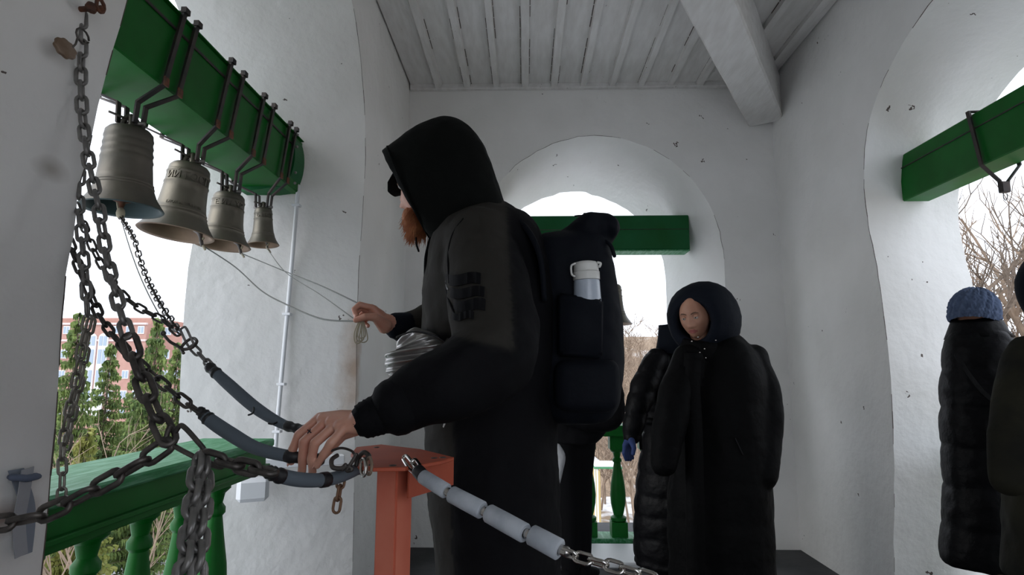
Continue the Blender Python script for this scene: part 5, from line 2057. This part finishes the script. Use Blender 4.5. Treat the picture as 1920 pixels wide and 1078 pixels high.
ab = thing('apartment_building', (bx_(200), YA + 6, -8), 'red brick apartment block with white windows behind the spruces', 'building')
obj('wall', bbox((bx_(-150), YA, -8), (bx_(272), YA + 12, bz_(606)), .05), M_BRICK, ab)
obj('wall', bbox((bx_(60), YA + 1, bz_(612)), (bx_(270), YA + 11, bz_(594)), .05), M_BRICK, ab)
obj('wall', bbox((bx_(272), YA + 2, -8), (bx_(360), YA + 12, bz_(612)), .05), M_BRICK, ab)
obj('roof_edge', bbox((bx_(-150), YA - .2, bz_(609)), (bx_(273), YA + .1, bz_(605)), .03), M_BRICKL, ab)
obj('floor_band', bbox((bx_(-150), YA - .12, bz_(640)), (bx_(273), YA + .1, bz_(636)), .03), M_BRICKL, ab)
for row, (ya_, yb_) in enumerate(((611, 626), (655, 672), (694, 710), (732, 748), (768, 784))):
    for px in (122, 148, 214, 240, 262, 292, 315, 340):
        d = YA + (2 if px > 272 else 0)
        fr_ = obj('window', bbox((bx_(px - 6), d - .1, bz_(yb_)), (bx_(px + 6), d + .2, bz_(ya_)), .02), M_WFRAME, ab)
        x0, x1, z0, z1 = bx_(px - 5), bx_(px + 5), bz_(yb_ - 1.5), bz_(ya_ + 1.5)
        xm = (x0 + x1) / 2
        for u0, u1 in ((x0, xm - .04), (xm + .04, x1)):
            g = obj('pane', bbox((u0, d - .13, z0), (u1, d - .09, z1), .01), M_WIN, fr_)
for px in (172, 194):   # arched white loggias
    bm = NB()
    prof = []
    x0, x1 = bx_(px - 9), bx_(px + 9)
    zt_ = bz_(634)
    r = (x1 - x0) / 2
    for i in range(13):
        t = math.pi * i / 12
        prof.append(((x0 + x1) / 2 + r * math.cos(t), zt_ + r * math.sin(t)))
    prof += [(x0, bz_(790)), (x1, bz_(790))]
    ring_loft(bm, [[V((x, YA - .15, z)) for x, z in prof], [V((x, YA + .1, z)) for x, z in prof]])
    lo = obj('loggia', bm, M_WFRAME, ab)
    for ya_, yb_ in ((630, 648), (655, 682), (694, 720), (732, 758)):
        obj('pane', bbox((x0 + .12, YA - .2, bz_(yb_)), ((x0 + x1) / 2 - .05, YA - .14, bz_(ya_)), .01), M_WIN, lo)
        obj('pane', bbox(((x0 + x1) / 2 + .05, YA - .2, bz_(yb_)), (x1 - .12, YA - .14, bz_(ya_)), .01), M_WIN, lo)
# kiosk seen through the balusters
YK = 30
kx = P(1137, 880, YK).x
gz = ground_z(kx, YK)
kk = thing('kiosk', (kx, YK, gz), 'white open lantern kiosk with a flat green-edged roof, seen between the balusters', 'kiosk')
rz = P(1137, 872, YK).z
wk = 24 * YK / F
obj('roof', bbox((kx - wk, YK - wk, rz), (kx + wk, YK + wk, rz + .12), .03), M_WFRAME, kk)
obj('roof_edge', bbox((kx - wk - .03, YK - wk - .03, rz - .08), (kx + wk + .03, YK + wk + .03, rz), .02), M_GREENW, kk)
for sx in (-1, 1):
    for sy in (-1, 1):
        obj('post', bbox((kx + sx * wk * .78 - .035, YK + sy * wk * .78 - .035, gz), (kx + sx * wk * .78 + .035, YK + sy * wk * .78 + .035, rz - .08), .01), M_WFRAME, kk)
obj('rail', bbox((kx - wk * .78, YK - wk * .8, gz + 1.0), (kx + wk * .78, YK - wk * .76, gz + 1.06), .01), M_GREENW, kk)
obj('base', bbox((kx - wk, YK - wk, gz - .1), (kx + wk, YK + wk, gz + .3), .04), M_GREENW, kk)
yb = thing('garden_shed', (P(1118, 880, 36).x, 36, ground_z(kx, 36)), 'small ochre shed beside the kiosk, seen between the balusters', 'shed')
sx_ = P(1114, 880, 36).x
gz = ground_z(sx_, 36)
obj('wall', bbox((sx_ - .5, 35.5, gz - .1), (sx_ + .3, 37, P(1118, 868, 36).z), .03), M_SIGN, yb)
zr = P(1118, 868, 36).z
bm = NB()
ring_loft(bm, [[V((sx_ - .65, y, zr)), V((sx_ - .1, y, zr + .45)), V((sx_ + .45, y, zr))] for y in (35.4, 37.1)])
obj('roof', bm, M_WFRAME, yb)
